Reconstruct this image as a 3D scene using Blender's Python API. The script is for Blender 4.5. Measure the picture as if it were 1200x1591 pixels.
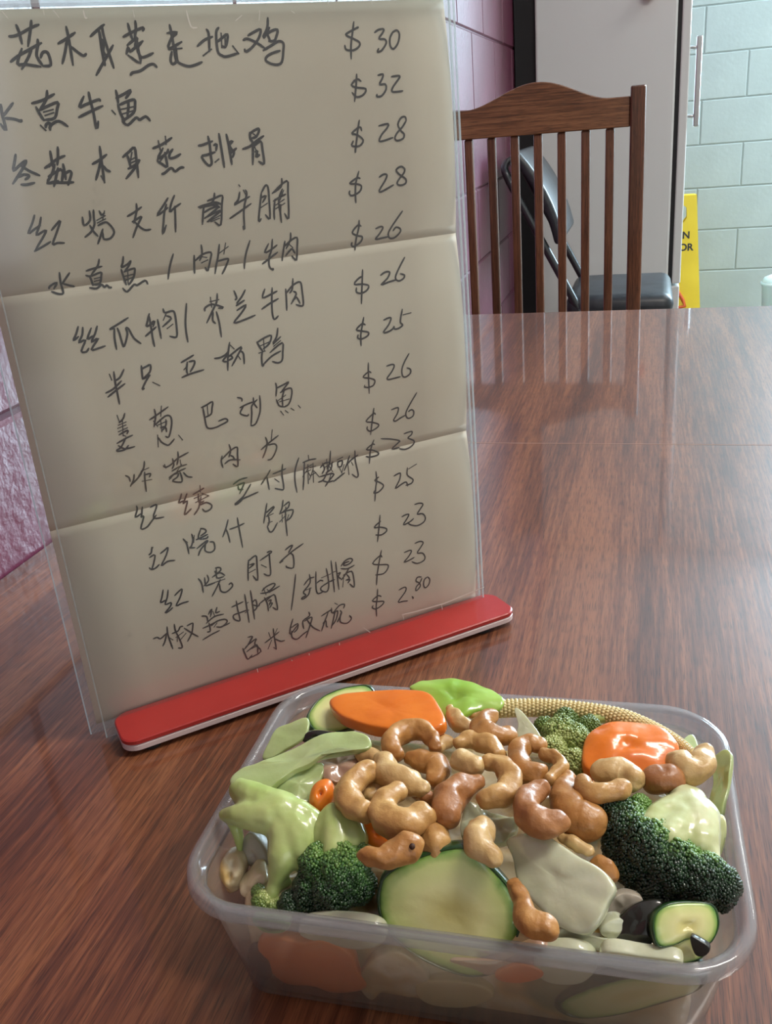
import bpy, bmesh, math, random
from mathutils import Vector, Matrix, noise

for o in list(bpy.data.objects):
    bpy.data.objects.remove(o)
S = bpy.context.scene
COL = S.collection
T = 0.75                       # table top height above the floor
YAW, PITCH, ROLL = 0.2915, 0.3953, -0.0861
F = 1421.68                    # focal length for a 1200 px wide frame
W, H = 1200, 1591
CAM = Vector((0, 0, T + 0.2526))

def rz(v):
    c, s = math.cos(YAW), math.sin(YAW)
    return Vector((v[0]*c - v[1]*s, v[0]*s + v[1]*c, v[2]))
_f = Vector((0, math.cos(PITCH), -math.sin(PITCH)))
_u = Vector((0, math.sin(PITCH), math.cos(PITCH)))
_r = Vector((1, 0, 0))
FW = rz(_f)
RT = rz(math.cos(ROLL)*_r + math.sin(ROLL)*_u)
UP = rz(-math.sin(ROLL)*_r + math.cos(ROLL)*_u)

# ------------------------------------------------------------ camera
cd = bpy.data.cameras.new('camera')
cam = bpy.data.objects.new('camera', cd)
COL.objects.link(cam)
cd.sensor_fit = 'HORIZONTAL'
cd.sensor_width = 36
cd.lens = 36 * F / W
cd.clip_start = 0.01
m = Matrix((RT, UP, -FW)).transposed().to_4x4()
m.translation = CAM
cam.matrix_world = m
S.camera = cam

# ------------------------------------------------------------ world, lights, exposure
S.view_settings.view_transform = 'Standard'
S.view_settings.look = 'None'
S.view_settings.gamma = 1
S.view_settings.use_curve_mapping = False
S.view_settings.exposure = 0.0
wd = bpy.data.worlds.new('world')
S.world = wd
wd.use_nodes = True
wd.node_tree.nodes['Background'].inputs[0].default_value = (0.72, 0.86, 1.0, 1)
wd.node_tree.nodes['Background'].inputs[1].default_value = 3.0

def area(name, loc, target, sx, sy, power, color, spread=180):
    l = bpy.data.lights.new(name, 'AREA')
    l.shape = 'RECTANGLE'
    l.size, l.size_y = sx, sy
    l.energy = power
    l.color = color
    l.spread = math.radians(spread)
    o = bpy.data.objects.new(name, l)
    COL.objects.link(o)
    o.location = loc
    o.rotation_euler = (Vector(target) - Vector(loc)).to_track_quat('-Z', 'Y').to_euler()
    return o
# daylight entering by the window in the far wall, plus an added fill light behind the camera
area('window_daylight', (1.55, 4.30, 1.75), (0.2, 1.0, 0.9), 1.5, 1.5, 230, (0.66, 0.87, 1.0))
area('front_fill_light', (1.6, -2.3, 1.5), (0.2, 1.5, 0.9), 1.8, 1.6, 15, (0.95, 0.97, 1.0))
# ceiling fittings
area('ceiling_lamp_light', (1.00, 0.55, 2.50), (1.00, 0.55, 0), 1.2, 0.25, 35, (1.0, 0.92, 0.83))
area('ceiling_lamp_light', (1.6, 2.6, 2.50), (1.6, 2.6, 0), 1.2, 0.25, 14, (1.0, 0.95, 0.88))

# ------------------------------------------------------------ helpers
def ray(px, py):
    return (FW + RT*((px - W/2)/F) + UP*((H/2 - py)/F))
def at_z(px, py, z):           # z above the table top
    d = ray(px, py)
    return CAM + d*((T + z - CAM.z)/d.z)
def at_y(px, py, y):
    d = ray(px, py)
    return CAM + d*(y/d.y)
def tag(o, label=None, cat=None, group=None, kind=None):
    if label: o['label'] = label
    if cat: o['category'] = cat
    if group: o['group'] = group
    if kind: o['kind'] = kind
    return o
def empty(name, loc, label, cat, group=None):
    o = bpy.data.objects.new(name, None)
    COL.objects.link(o)
    o.location = loc
    o.empty_display_size = 0.02
    return tag(o, label, cat, group)
def link(name, me, mats, parent=None, smooth=False):
    if not isinstance(mats, (list, tuple)): mats = [mats]
    for mm in mats: me.materials.append(mm)
    if smooth:
        me.polygons.foreach_set('use_smooth', [True]*len(me.polygons))
    o = bpy.data.objects.new(name, me)
    COL.objects.link(o)
    if parent:
        o.parent = parent
        o.matrix_parent_inverse = Matrix.Translation(-parent.location)
    return o
def pyobj(name, vs, fs, mats, parent=None, smooth=False, mi=None):
    me = bpy.data.meshes.new(name)
    me.from_pydata([tuple(v) for v in vs], [], fs)
    if mi: me.polygons.foreach_set('material_index', mi)
    me.update()
    return link(name, me, mats, parent, smooth)
def bmobj(name, bm, mats, parent=None, smooth=False):
    me = bpy.data.meshes.new(name)
    bm.to_mesh(me); bm.free()
    return link(name, me, mats, parent, smooth)
def bm_box(bm, lo, hi, bev=0.0, seg=1, rot=None, piv=None):
    r = bmesh.ops.create_cube(bm, size=1)
    vs = r['verts']
    for v in vs:
        v.co = Vector([(lo[i]+hi[i])/2 + v.co[i]*(hi[i]-lo[i]) for i in range(3)])
    if bev:
        es = list({e for v in vs for e in v.link_edges})
        g = bmesh.ops.bevel(bm, geom=es, offset=bev, segments=seg, affect='EDGES', profile=0.5)
        vs = list({v for f in g['faces'] for v in f.verts} | {v for v in vs if v.is_valid})
    if rot is not None:
        piv = Vector(piv)
        for v in vs: v.co = rot @ (v.co - piv) + piv
    return vs
def box(name, lo, hi, mats, parent=None, bev=0.0, seg=1, rot=None, piv=None):
    bm = bmesh.new()
    bm_box(bm, lo, hi, bev, seg, rot, piv)
    return bmobj(name, bm, mats, parent)
def catmull(p, n, closed=False):
    p = [Vector(q) for q in p]
    out = []
    m_ = len(p)
    rng = range(m_) if closed else range(m_-1)
    for i in rng:
        if closed: a, b, c, d = p[i-1], p[i], p[(i+1) % m_], p[(i+2) % m_]
        else: a, b, c, d = p[max(i-1, 0)], p[i], p[i+1], p[min(i+2, m_-1)]
        for k in range(n):
            t = k/n
            out.append(0.5*((2*b) + (c-a)*t + (2*a-5*b+4*c-d)*t*t + (3*b-a-3*c+d)*t**3))
    if not closed: out.append(p[-1])
    return out
def tube_data(path, rad, seg=12, cap=4, closed=False, shape=None):
    """sweep of circles with rounded ends; rad one per path point"""
    P = [Vector(p) for p in path]
    R = list(rad) if hasattr(rad, '__len__') else [rad]*len(P)
    n = len(P)
    tan = []
    for i in range(n):
        if closed: t = P[(i+1) % n] - P[i-1]
        else: t = P[min(i+1, n-1)] - P[max(i-1, 0)]
        tan.append(t.normalized())
    up = Vector((0, 0, 1))
    if abs(tan[0].dot(up)) > 0.9: up = Vector((1, 0, 0))
    nrm = (up - tan[0]*up.dot(tan[0])).normalized()
    frames = []
    for t in tan:
        nrm = (nrm - t*nrm.dot(t)).normalized()
        frames.append((nrm.copy(), t.cross(nrm)))
    rings = []
    if not closed and cap:
        for k in range(cap, 0, -1):
            a = k/(cap+0.0)*math.pi/2*0.98
            rings.append((P[0] - tan[0]*R[0]*math.sin(a), R[0]*math.cos(a), 0))
    for i in range(n): rings.append((P[i], R[i], i))
    if not closed and cap:
        for k in range(1, cap+1):
            a = k/(cap+0.0)*math.pi/2*0.98
            rings.append((P[-1] + tan[-1]*R[-1]*math.sin(a), R[-1]*math.cos(a), n-1))
    vs, fs = [], []
    for j, (c, r, i) in enumerate(rings):
        a_, b_ = frames[i]
        for k in range(seg):
            an = 2*math.pi*k/seg
            q = 1.0 if shape is None else shape(j/(len(rings)-1), an)
            vs.append(c + (a_*math.cos(an) + b_*math.sin(an))*r*q)
    m_ = len(rings)
    for j in range(m_ if closed else m_-1):
        for k in range(seg):
            a = j*seg + k; b = j*seg + (k+1) % seg
            c = ((j+1) % m_)*seg + (k+1) % seg; d = ((j+1) % m_)*seg + k
            fs.append((a, d, c, b))
    if not closed:
        fs.append(tuple(range(seg)))
        fs.append(tuple((m_-1)*seg + k for k in reversed(range(seg))))
    return vs, fs
def tube(name, path, rad, mats, parent=None, seg=12, cap=3, closed=False):
    vs, fs = tube_data(path, rad, seg, cap, closed)
    return pyobj(name, vs, fs, mats, parent, True)
def merge(parts):
    vs, fs = [], []
    for v, f in parts:
        b = len(vs)
        vs += list(v)
        fs += [tuple(i + b for i in q) for q in f]
    return vs, fs

# ------------------------------------------------------------ materials
def mat(name):
    m_ = bpy.data.materials.new(name)
    m_.use_nodes = True
    nt = m_.node_tree
    return m_, nt, nt.nodes['Principled BSDF']
def pset(p, **k):
    names = dict(base='Base Color', rough='Roughness', metal='Metallic', spec='Specular IOR Level', coat='Coat Weight', crough='Coat Roughness',
                 sss='Subsurface Weight', sscale='Subsurface Scale', trans='Transmission Weight', ior='IOR', alpha='Alpha', sheen='Sheen Weight')
    for a, v in k.items():
        i = p.inputs[names[a]]
        i.default_value = (*v, 1) if isinstance(v, tuple) and len(v) == 3 else v
def nd(nt, t, **k):
    n = nt.nodes.new(t)
    for a, v in k.items():
        if a in n.inputs: n.inputs[a].default_value = v
        else: setattr(n, a, v)
    return n
def plain(name, col, rough=0.5, metal=0.0, **k):
    m_, nt, p = mat(name)
    pset(p, base=col, rough=rough, metal=metal, **k)
    return m_
def noisy(name, cols, scale=20, rough=0.5, bump=0.0, bscale=None, stretch=(1, 1, 1), detail=5, coat=0.0, crough=0.1, sss=0.0, sscale=0.003, bdist=0.001, spec=0.5, metal=0, attr=None):
    """cols: list of (pos, rgb) over a noise field (object space); attr: vertex attribute added to the ramp position"""
    m_, nt, p = mat(name)
    tc = nd(nt, 'ShaderNodeTexCoord')
    mp = nd(nt, 'ShaderNodeMapping')
    mp.inputs['Scale'].default_value = stretch
    nt.links.new(tc.outputs['Object'], mp.inputs[0])
    nz = nd(nt, 'ShaderNodeTexNoise', Scale=scale, Detail=detail)
    nt.links.new(mp.outputs[0], nz.inputs['Vector'])
    rp = nd(nt, 'ShaderNodeValToRGB')
    el = rp.color_ramp.elements
    while len(el) < len(cols): el.new(0.5)
    for e, (q, c) in zip(el, cols):
        e.position = q; e.color = (*c, 1)
    if attr:
        at = nd(nt, 'ShaderNodeAttribute', attribute_name=attr)
        mm = nd(nt, 'ShaderNodeMath', operation='MULTIPLY_ADD')
        mm.inputs[1].default_value = 0.25
        nt.links.new(nz.outputs['Fac'], mm.inputs[0])
        nt.links.new(at.outputs['Fac'], mm.inputs[2])
        sb = nd(nt, 'ShaderNodeMath', operation='SUBTRACT')
        sb.inputs[1].default_value = 0.125
        nt.links.new(mm.outputs[0], sb.inputs[0])
        nt.links.new(sb.outputs[0], rp.inputs[0])
    else:
        nt.links.new(nz.outputs['Fac'], rp.inputs[0])
    nt.links.new(rp.outputs[0], p.inputs['Base Color'])
    pset(p, rough=rough, coat=coat, crough=crough, spec=spec, metal=float(metal))
    if sss:
        pset(p, sss=sss, sscale=sscale)
        p.inputs['Subsurface Radius'].default_value = (1, 0.8, 0.5)
    if bump:
        n2 = nd(nt, 'ShaderNodeTexNoise', Scale=bscale or scale*3, Detail=4)
        nt.links.new(mp.outputs[0], n2.inputs['Vector'])
        bp = nd(nt, 'ShaderNodeBump', Strength=bump, Distance=bdist)
        nt.links.new(n2.outputs['Fac'], bp.inputs['Height'])
        nt.links.new(bp.outputs[0], p.inputs['Normal'])
        if coat: nt.links.new(bp.outputs[0], p.inputs['Coat Normal'])
    return m_
def film(name, tint, body, amount, rough=0.1, spec=0.5, refl=0.6):
    """clear or cloudy thin plastic: part passes straight through, part scatters and reflects"""
    m_, nt, p = mat(name)
    pset(p, base=body, rough=rough, spec=spec)
    tr = nd(nt, 'ShaderNodeBsdfTransparent')
    tr.inputs[0].default_value = (*tint, 1)
    tl = nd(nt, 'ShaderNodeBsdfTranslucent')
    tl.inputs[0].default_value = (*body, 1)
    m1 = nd(nt, 'ShaderNodeMixShader'); m1.inputs[0].default_value = 0.45
    nt.links.new(p.outputs[0], m1.inputs[1]); nt.links.new(tl.outputs[0], m1.inputs[2])
    m2 = nd(nt, 'ShaderNodeMixShader')
    m2.inputs[0].default_value = amount
    nt.links.new(tr.outputs[0], m2.inputs[1]); nt.links.new(m1.outputs[0], m2.inputs[2])
    gl = nd(nt, 'ShaderNodeBsdfGlossy'); gl.inputs['Roughness'].default_value = rough
    lw = nd(nt, 'ShaderNodeLayerWeight'); lw.inputs['Blend'].default_value = 0.5
    pw = nd(nt, 'ShaderNodeMath', operation='POWER'); pw.inputs[1].default_value = 4.0
    nt.links.new(lw.outputs['Facing'], pw.inputs[0])
    fr = nd(nt, 'ShaderNodeMath', operation='MULTIPLY_ADD'); fr.inputs[1].default_value = refl; fr.inputs[2].default_value = 0.035
    nt.links.new(pw.outputs[0], fr.inputs[0])
    m3 = nd(nt, 'ShaderNodeMixShader')
    nt.links.new(fr.outputs[0], m3.inputs[0]); nt.links.new(m2.outputs[0], m3.inputs[1]); nt.links.new(gl.outputs[0], m3.inputs[2])
    nt.links.new(m3.outputs[0], nt.nodes['Material Output'].inputs[0])
    return m_

def wood(name, dark, mid, light, gscale, axis='Y', rough=0.3, coat=0.5, crough=0.1, fine=1.0):
    m_, nt, p = mat(name)
    tc = nd(nt, 'ShaderNodeTexCoord')
    mp = nd(nt, 'ShaderNodeMapping')
    st = {'X': (0.035, 1, 1), 'Y': (1, 0.035, 1), 'Z': (1, 1, 0.035)}[axis]
    mp.inputs['Scale'].default_value = st
    nt.links.new(tc.outputs['Object'], mp.inputs[0])
    big = nd(nt, 'ShaderNodeTexNoise', Scale=gscale, Detail=3, Distortion=0.6)
    fin = nd(nt, 'ShaderNodeTexNoise', Scale=gscale*14, Detail=6)
    pores = nd(nt, 'ShaderNodeTexNoise', Scale=gscale*60, Detail=3)
    for n_ in (big, fin, pores): nt.links.new(mp.outputs[0], n_.inputs['Vector'])
    a = nd(nt, 'ShaderNodeMath', operation='MULTIPLY_ADD'); a.inputs[1].default_value = 0.5
    nt.links.new(fin.outputs['Fac'], a.inputs[0])
    b = nd(nt, 'ShaderNodeMath', operation='MULTIPLY'); b.inputs[1].default_value = 0.5
    nt.links.new(big.outputs['Fac'], b.inputs[0]); nt.links.new(b.outputs[0], a.inputs[2])
    rp = nd(nt, 'ShaderNodeValToRGB')
    el = rp.color_ramp.elements; el.new(0.5)
    for e, q, c in zip(el, (0.40, 0.5, 0.61), (dark, mid, light)):
        e.position = q; e.color = (*c, 1)
    nt.links.new(a.outputs[0], rp.inputs[0])
    pr = nd(nt, 'ShaderNodeMapRange')
    pr.inputs[1].default_value = 0.35; pr.inputs[2].default_value = 0.5; pr.inputs[3].default_value = 1 - 0.55*fine; pr.inputs[4].default_value = 1
    nt.links.new(pores.outputs['Fac'], pr.inputs[0])
    mx = nd(nt, 'ShaderNodeVectorMath', operation='SCALE')
    nt.links.new(rp.outputs[0], mx.inputs[0]); nt.links.new(pr.outputs[0], mx.inputs['Scale'])
    nt.links.new(mx.outputs[0], p.inputs['Base Color'])
    bp = nd(nt, 'ShaderNodeBump', Strength=0.15, Distance=0.0003)
    nt.links.new(fin.outputs['Fac'], bp.inputs['Height'])
    nt.links.new(bp.outputs[0], p.inputs['Normal'])
    pset(p, rough=rough, coat=coat, crough=crough)
    return m_

INK = {
(1, 'c'): '253 2957 266 2936;394 2956 395 2944;430 2955 444 2934;536 2953 537 2931 543 2929;718 2948 719 2929;923 2944 932 2890 954 2885;1117 2905 1144 2922;1222 2937 1215 2905;1358 2933 1369 2926;1720 2968 1724 2951;1522 2977 1522 2958',
(1, 'd'): '265 2882 278 2882 301 2888 344 2907 374 2917;297 2917 301 2896 302 2858;352 2930 343 2903 322 2849;250 2799 276 2815 327 2838 369 2856;297 2839 271 2791 297 2788 348 2778;331 2838 314 2811 283 2774;360 2867 356 2848 344 2814 358 2781;357 2809 367 2824 379 2827 387 2819 387 2782 360 2780;431 2853 462 2867 497 2886;471 2906 471 2865 467 2780;463 2861 448 2823 430 2786;475 2839 491 2823 511 2808 522 2813;553 2873 581 2892 610 2910;588 2891 587 2865 584 2826 584 2786 584 2773;602 2902 601 2874 608 2812 615 2763;628 2838 603 2808 577 2778 546 2741;593 2859 595 2843 588 2821 595 2804;675 2867 699 2877 726 2887 757 2896 753 2886;701 2910 703 2883 706 2859;731 2918 727 2891 717 2865;684 2838 715 2857 726 2861 712 2837;674 2809 686 2831 688 2815 716 2832 744 2849;724 2847 721 2821 720 2774 680 2802;741 2847 719 2825 726 2796 744 2795 775 2806;675 2735 684 2742 715 2747 748 2764 769 2768 780 2758;861 2901 862 2874 862 2829 860 2777;847 2874 885 2875 859 2856 839 2819 895 2841;844 2816 891 2819;850 2807 840 2780 846 2764 868 2776;870 2829 866 2779 876 2765 906 2754 933 2757 963 2766;958 2825 990 2845 1023 2855;1006 2881 1011 2865 1002 2805;975 2790 1010 2810;1055 2886 1042 2868 1036 2804 1050 2787 1070 2782 1118 2792;1103 2818 1121 2792;1062 2865 1056 2817;1044 2838 1065 2851 1088 2862 1081 2835 1070 2817 1060 2819;1077 2860 1071 2821;1174 2855 1204 2868 1231 2875 1217 2844 1184 2812 1155 2797 1150 2804;1151 2839 1167 2843 1198 2831 1234 2808;1269 2915 1260 2880 1237 2848 1245 2848;1246 2852 1276 2868 1303 2872 1296 2851 1282 2832 1260 2831;1269 2880 1256 2862 1265 2831;1230 2799 1269 2816 1299 2829 1320 2822 1315 2793 1302 2753 1281 2743 1253 2748 1233 2761 1240 2775 1264 2786 1299 2794',
(1, 'p'): '1668 2870 1657 2866 1616 2850 1609 2841 1644 2825 1666 2812 1662 2797 1633 2783 1600 2787 1596 2802;1651 2890 1637 2845 1624 2801 1618 2752;1744 2848 1764 2858 1789 2859 1781 2845 1760 2823 1788 2820 1793 2805 1768 2778 1746 2772 1753 2784;1832 2848 1814 2824 1811 2794 1825 2781 1850 2803 1862 2837 1851 2853 1831 2846',
(2, 'c'): '1614 84 1700 76 1844 70 1876 69 1993 79 2128 89;1617 83 1622 50;1856 66 1858 37',
(2, 'd'): '182 2658 179 2628 180 2572 167 2593;224 2661 205 2643 182 2621;183 2613 216 2608 237 2599 241 2602;292 2657 315 2661 343 2669 376 2683;354 2695 344 2666 313 2632;303 2642 311 2619 320 2598;313 2632 339 2642 384 2655 377 2633 361 2602 327 2598;328 2625 360 2631;330 2613 360 2620;306 2579 319 2563;322 2573 326 2582 339 2586 336 2563;335 2570 350 2583 375 2590 401 2571;482 2668 459 2634 481 2640 533 2655 540 2652;504 2681 504 2656 507 2611 507 2554 518 2578;451 2599 491 2614 545 2632;579 2613 587 2602;607 2682 608 2659 607 2641;604 2657 635 2669 664 2681 652 2666 640 2655;605 2632 609 2600 619 2576;610 2632 645 2643 671 2647 670 2628 659 2601 617 2578 613 2581;647 2643 643 2621 633 2593;612 2616 661 2622;614 2599 658 2608;611 2572 629 2559 663 2582 673 2579 677 2574 700 2584 709 2581 717 2570',
(2, 'p'): '1651 2663 1633 2671 1606 2650 1630 2638 1672 2631 1658 2609 1626 2601 1606 2619;1635 2689 1629 2656 1613 2586;1620 2667 1629 2656;1737 2681 1762 2684 1754 2665 1740 2645 1768 2644 1769 2623 1745 2599 1722 2598 1723 2605;1803 2673 1838 2674 1840 2666 1805 2632 1798 2614 1822 2611 1850 2613',
(3, 'c'): '1386 80 1417 43;1240 37 1240 21;790 45 791 18;974 29 974 10;1069 34 1070 18',
(3, 'd'): '194 2486 185 2462 174 2432 203 2451 227 2463 209 2437 163 2388;203 2449 230 2426 262 2408;191 2409 207 2415 225 2411 221 2404 210 2398;192 2381 211 2379 238 2383;289 2432 310 2442 337 2458 368 2468;320 2487 319 2464 318 2437;350 2499 345 2471 336 2440;306 2435 320 2446;326 2440 310 2409 287 2379 326 2382;296 2401 328 2415 344 2423;335 2426 321 2394 308 2365;346 2420 351 2410 340 2379;357 2438 357 2414 356 2386;357 2405 376 2413 381 2403 369 2380 361 2365;286 2377 315 2377 353 2373 381 2372;506 2489 503 2444 499 2361;468 2431 495 2442 525 2459;500 2440 486 2408 469 2374;508 2418 515 2405 527 2398;491 2383 499 2363;588 2446 615 2463 639 2476 638 2433 634 2368;605 2450 609 2430 610 2409;609 2430 629 2438;612 2421 629 2426;601 2402 632 2414 651 2432 624 2400 586 2367;625 2458 614 2430;712 2468 731 2473 759 2483 791 2500;737 2492 739 2463;768 2506 766 2480;750 2464 722 2426 763 2447 770 2458;755 2447 756 2396 737 2407 721 2419;728 2415 747 2433;788 2457 776 2445 770 2427 791 2427 816 2437;731 2370 742 2373 766 2388 776 2386 785 2375 808 2387 821 2387;898 2463 916 2465 956 2475;942 2493 944 2461 942 2422 941 2392 925 2386 903 2420 926 2426 960 2433;962 2460 973 2462 967 2440;957 2396 972 2405;989 2500 990 2463 991 2418 992 2375;1020 2495 1023 2465 1025 2420 1026 2383;1026 2465 1043 2469 1027 2455 1038 2434 1053 2440;1023 2425 1043 2429 1034 2409;1120 2490 1138 2501 1162 2508 1160 2495 1146 2478 1129 2474;1121 2495 1120 2473 1127 2462;1137 2489 1147 2481;1083 2436 1113 2443 1144 2461 1178 2478;1127 2462 1126 2437 1117 2375;1130 2442 1164 2459 1167 2424 1167 2372 1146 2381;1135 2436 1145 2410;1135 2421 1144 2423 1135 2401 1150 2407',
(3, 'p'): '1633 2468 1625 2482 1585 2459 1609 2452 1637 2428 1617 2406 1580 2409 1588 2427;1626 2508 1614 2467 1598 2400 1594 2382;1720 2480 1766 2485 1757 2467 1729 2443 1715 2418 1740 2418 1783 2427;1857 2495 1852 2508 1832 2505 1814 2479 1827 2452 1842 2437 1834 2419 1804 2413 1794 2425 1807 2445 1835 2467 1857 2492',
(4, 'd'): '214 2267 201 2241 178 2204 203 2217 227 2228;236 2257 225 2229 206 2195 235 2206 243 2202 188 2137;188 2137 223 2151 252 2164;266 2207 288 2226 305 2237 281 2193 259 2154 278 2157 302 2154;390 2240 391 2210 417 2227 421 2260;437 2262 433 2235 431 2210 413 2183 387 2167;413 2207 423 2182 435 2165;459 2256 465 2241 476 2247;478 2254 467 2226;444 2224 477 2237;444 2214 476 2225;445 2204 475 2213 492 2198 502 2172 483 2150 457 2150 457 2173;459 2187 447 2164 431 2136;565 2226 593 2237 625 2254;608 2268 604 2241 586 2198;581 2203 615 2217 618 2214 592 2177 573 2143;591 2200 608 2178 627 2165 648 2165;738 2277 718 2254 683 2215 731 2240;728 2253 715 2224 705 2184 695 2141 714 2173;766 2284 751 2260 737 2224 758 2237 786 2251;761 2242 758 2209 750 2145;860 2230 900 2237 935 2241 961 2228;865 2226 882 2229 956 2234;883 2231 875 2201 867 2162;935 2276 928 2252 905 2229;902 2250 932 2257 967 2264 960 2228 945 2150 922 2163;881 2206 909 2218 949 2224 880 2183;881 2185 928 2201 951 2204 889 2169;895 2168 949 2188;906 2167 941 2176;911 2234 948 2219;1044 2269 1034 2241 1014 2223 1047 2235 1084 2248;1070 2275 1074 2258 1053 2198 1047 2121 1042 2131;989 2171 1029 2190 1087 2219;1045 2298 1048 2294;1062 2275 1068 2261;1140 2259 1128 2211 1114 2146 1125 2153;1140 2259 1162 2286 1172 2275 1171 2227 1166 2150 1148 2167;1137 2239 1159 2244 1141 2220;1132 2200 1160 2213;1238 2305 1231 2274 1189 2252;1196 2257 1260 2295 1260 2250 1252 2142 1236 2162;1197 2225 1188 2178 1186 2146;1191 2220 1222 2233 1247 2241;1235 2263 1215 2223 1214 2175;1240 2257 1221 2222;1200 2203 1238 2221;1198 2188 1239 2205;1221 2201 1216 2170 1217 2130',
(4, 'p'): '1606 2273 1590 2275 1555 2256 1588 2251 1611 2240 1600 2217 1563 2204 1550 2213 1552 2224;1603 2301 1585 2256 1579 2208 1579 2174;1704 2270 1726 2279 1742 2274 1730 2251 1700 2215 1706 2206 1740 2217 1771 2229;1830 2297 1814 2304 1790 2292 1804 2272 1836 2249 1834 2230 1807 2224 1791 2234 1803 2252 1828 2275 1834 2291 1824 2300',
(5, 'd'): '263 2043 260 2003 262 1964 241 1964 221 1975;212 1989 219 1998 246 2007 231 1986;300 2037 283 2019 267 2002;269 1999 292 1989 308 1983;368 2037 395 2042 429 2046;424 2074 414 2050 385 2021;363 2019 379 2014 416 2023;376 2014 380 1996 382 1978;392 2017 422 2023 422 2011 411 1981 387 1979;394 2002 415 2004;392 1992 413 1994;369 1969 394 1963 417 1975 425 1964 437 1970 443 1961 452 1959;521 2072 515 2049 507 2032 535 2042 548 2053 539 2036 516 2013;505 2022 508 1999 514 1962;516 2013 555 2021 559 2013 548 1983 525 1960;530 2016 523 1965;515 1995 550 1998;518 1979 546 1986;498 1948 512 1933 545 1957 558 1953 593 1967 601 1953;726 2056 707 2014 690 1961;814 2039 810 2005 806 1969;816 2018 851 2040 888 2043 881 2012 865 1971 856 1983;850 2077 849 2043 836 2018;852 2029 866 2025;843 2006 869 2014;928 2070 917 2024 894 1956;956 2072 944 2031;921 2034 965 2057;913 2003 957 2008 958 1997 943 1972 925 1950;1065 2069 1040 2013 1027 1959;1148 2046 1128 2012 1157 2020 1186 2036;1168 2062 1160 2020 1146 1989 1141 1951 1154 1935 1156 1940;1113 1967 1145 1983 1186 2005;1225 2047 1216 2013 1205 1969;1224 2028 1251 2047 1283 2057 1281 2016 1272 1962 1254 1980;1255 2079 1251 2050 1229 2017;1246 2031 1259 2018;1225 1987 1249 2009 1258 2010 1268 1992',
(5, 'p'): '1597 2070 1582 2075 1553 2047 1577 2030 1602 2022 1593 2000 1559 1984 1547 1991 1549 2002;1590 2094 1586 2063 1572 2019 1562 1970;1673 2050 1698 2056 1709 2049 1691 2025 1669 2003 1699 2004 1733 2006;1812 2111 1788 2086 1750 2044 1736 2020 1743 1999 1770 1999 1799 2021 1797 2036 1777 2044 1762 2031',
(6, 'd'): '289 1826 275 1799 259 1776 281 1787;306 1820 297 1790 278 1764 306 1770 281 1729 299 1723 311 1734;338 1812 314 1772 336 1781;363 1816 348 1787 327 1758 358 1769 321 1728 347 1728 377 1733;412 1798 442 1809 492 1830;413 1795 429 1796;429 1795 422 1758 421 1713;442 1795 446 1771 449 1732 454 1719 477 1765 476 1790 486 1786 500 1745 523 1720;582 1832 567 1799 562 1784 597 1795;580 1824 579 1776 577 1732 578 1699;550 1746 574 1760 599 1775;586 1796 598 1800 588 1780;612 1803 612 1771 612 1727;644 1842 649 1827 681 1830 689 1813 686 1764 678 1721 651 1728;655 1826 636 1799;653 1813 670 1800 629 1773;646 1762 671 1775;746 1849 729 1785 723 1742 722 1693;819 1810 824 1822 857 1831 903 1810 882 1811;854 1859 852 1821;886 1870 878 1839 860 1814 819 1759;850 1843 888 1846;854 1796 846 1766 855 1751;869 1796 873 1751 872 1690;963 1871 969 1842 962 1835;1012 1868 993 1844 966 1820;962 1810 977 1816 1000 1826;962 1790 1006 1806 977 1774 938 1739 984 1744 1038 1756;1102 1859 1086 1825 1124 1833 1156 1843;1137 1859 1128 1818 1120 1757 1124 1725 1144 1736;1075 1778 1113 1795 1156 1810;1199 1845 1195 1803 1189 1756;1198 1828 1238 1859 1273 1866 1275 1826 1272 1771 1260 1763 1239 1772;1240 1884 1230 1843 1216 1828;1235 1831 1245 1818 1215 1780;1230 1795 1244 1804 1256 1777',
(6, 'p'): '1577 1849 1556 1841 1534 1820 1574 1815 1605 1804 1594 1785 1563 1775 1540 1784 1542 1802;1585 1877 1578 1841 1568 1789 1558 1730;1674 1842 1698 1852 1722 1849 1706 1823 1669 1798 1707 1805 1749 1810;1809 1904 1782 1872 1754 1834 1749 1814 1765 1803 1790 1811 1797 1825 1778 1834',
(7, 'd'): '372 1615 376 1592;433 1624 412 1596 393 1586;343 1542 376 1553 413 1579;348 1524 386 1545 425 1565;391 1622 388 1573 388 1528 388 1486;508 1626 505 1596 503 1573;508 1614 526 1620 546 1624 538 1595 506 1573;503 1571 520 1576 536 1584 515 1560 494 1530 501 1530;543 1549 568 1531;679 1611 706 1621 735 1632;704 1607 696 1577 696 1560;713 1608 736 1607 730 1588 711 1566;685 1579 701 1591;671 1547 707 1555 769 1562;827 1602 849 1601 874 1608 894 1622;904 1658 888 1606 877 1541;904 1649 919 1629;885 1606 861 1585 881 1578;884 1595 955 1632 932 1598 899 1557;888 1583 907 1591 897 1604;932 1598 941 1579;949 1613 959 1599 956 1557;1029 1639 1038 1615 1048 1598;1032 1639 1068 1653 1099 1657 1085 1624 1055 1606;1039 1620 1090 1632;1061 1646 1057 1600;1048 1598 1040 1568 1038 1532 1045 1534;1031 1590 1059 1594;1134 1683 1123 1647 1100 1619 1141 1644;1105 1609 1138 1627;1083 1584 1146 1617 1142 1573 1134 1539 1113 1531 1089 1541;1042 1535 1086 1565 1132 1581',
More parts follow.
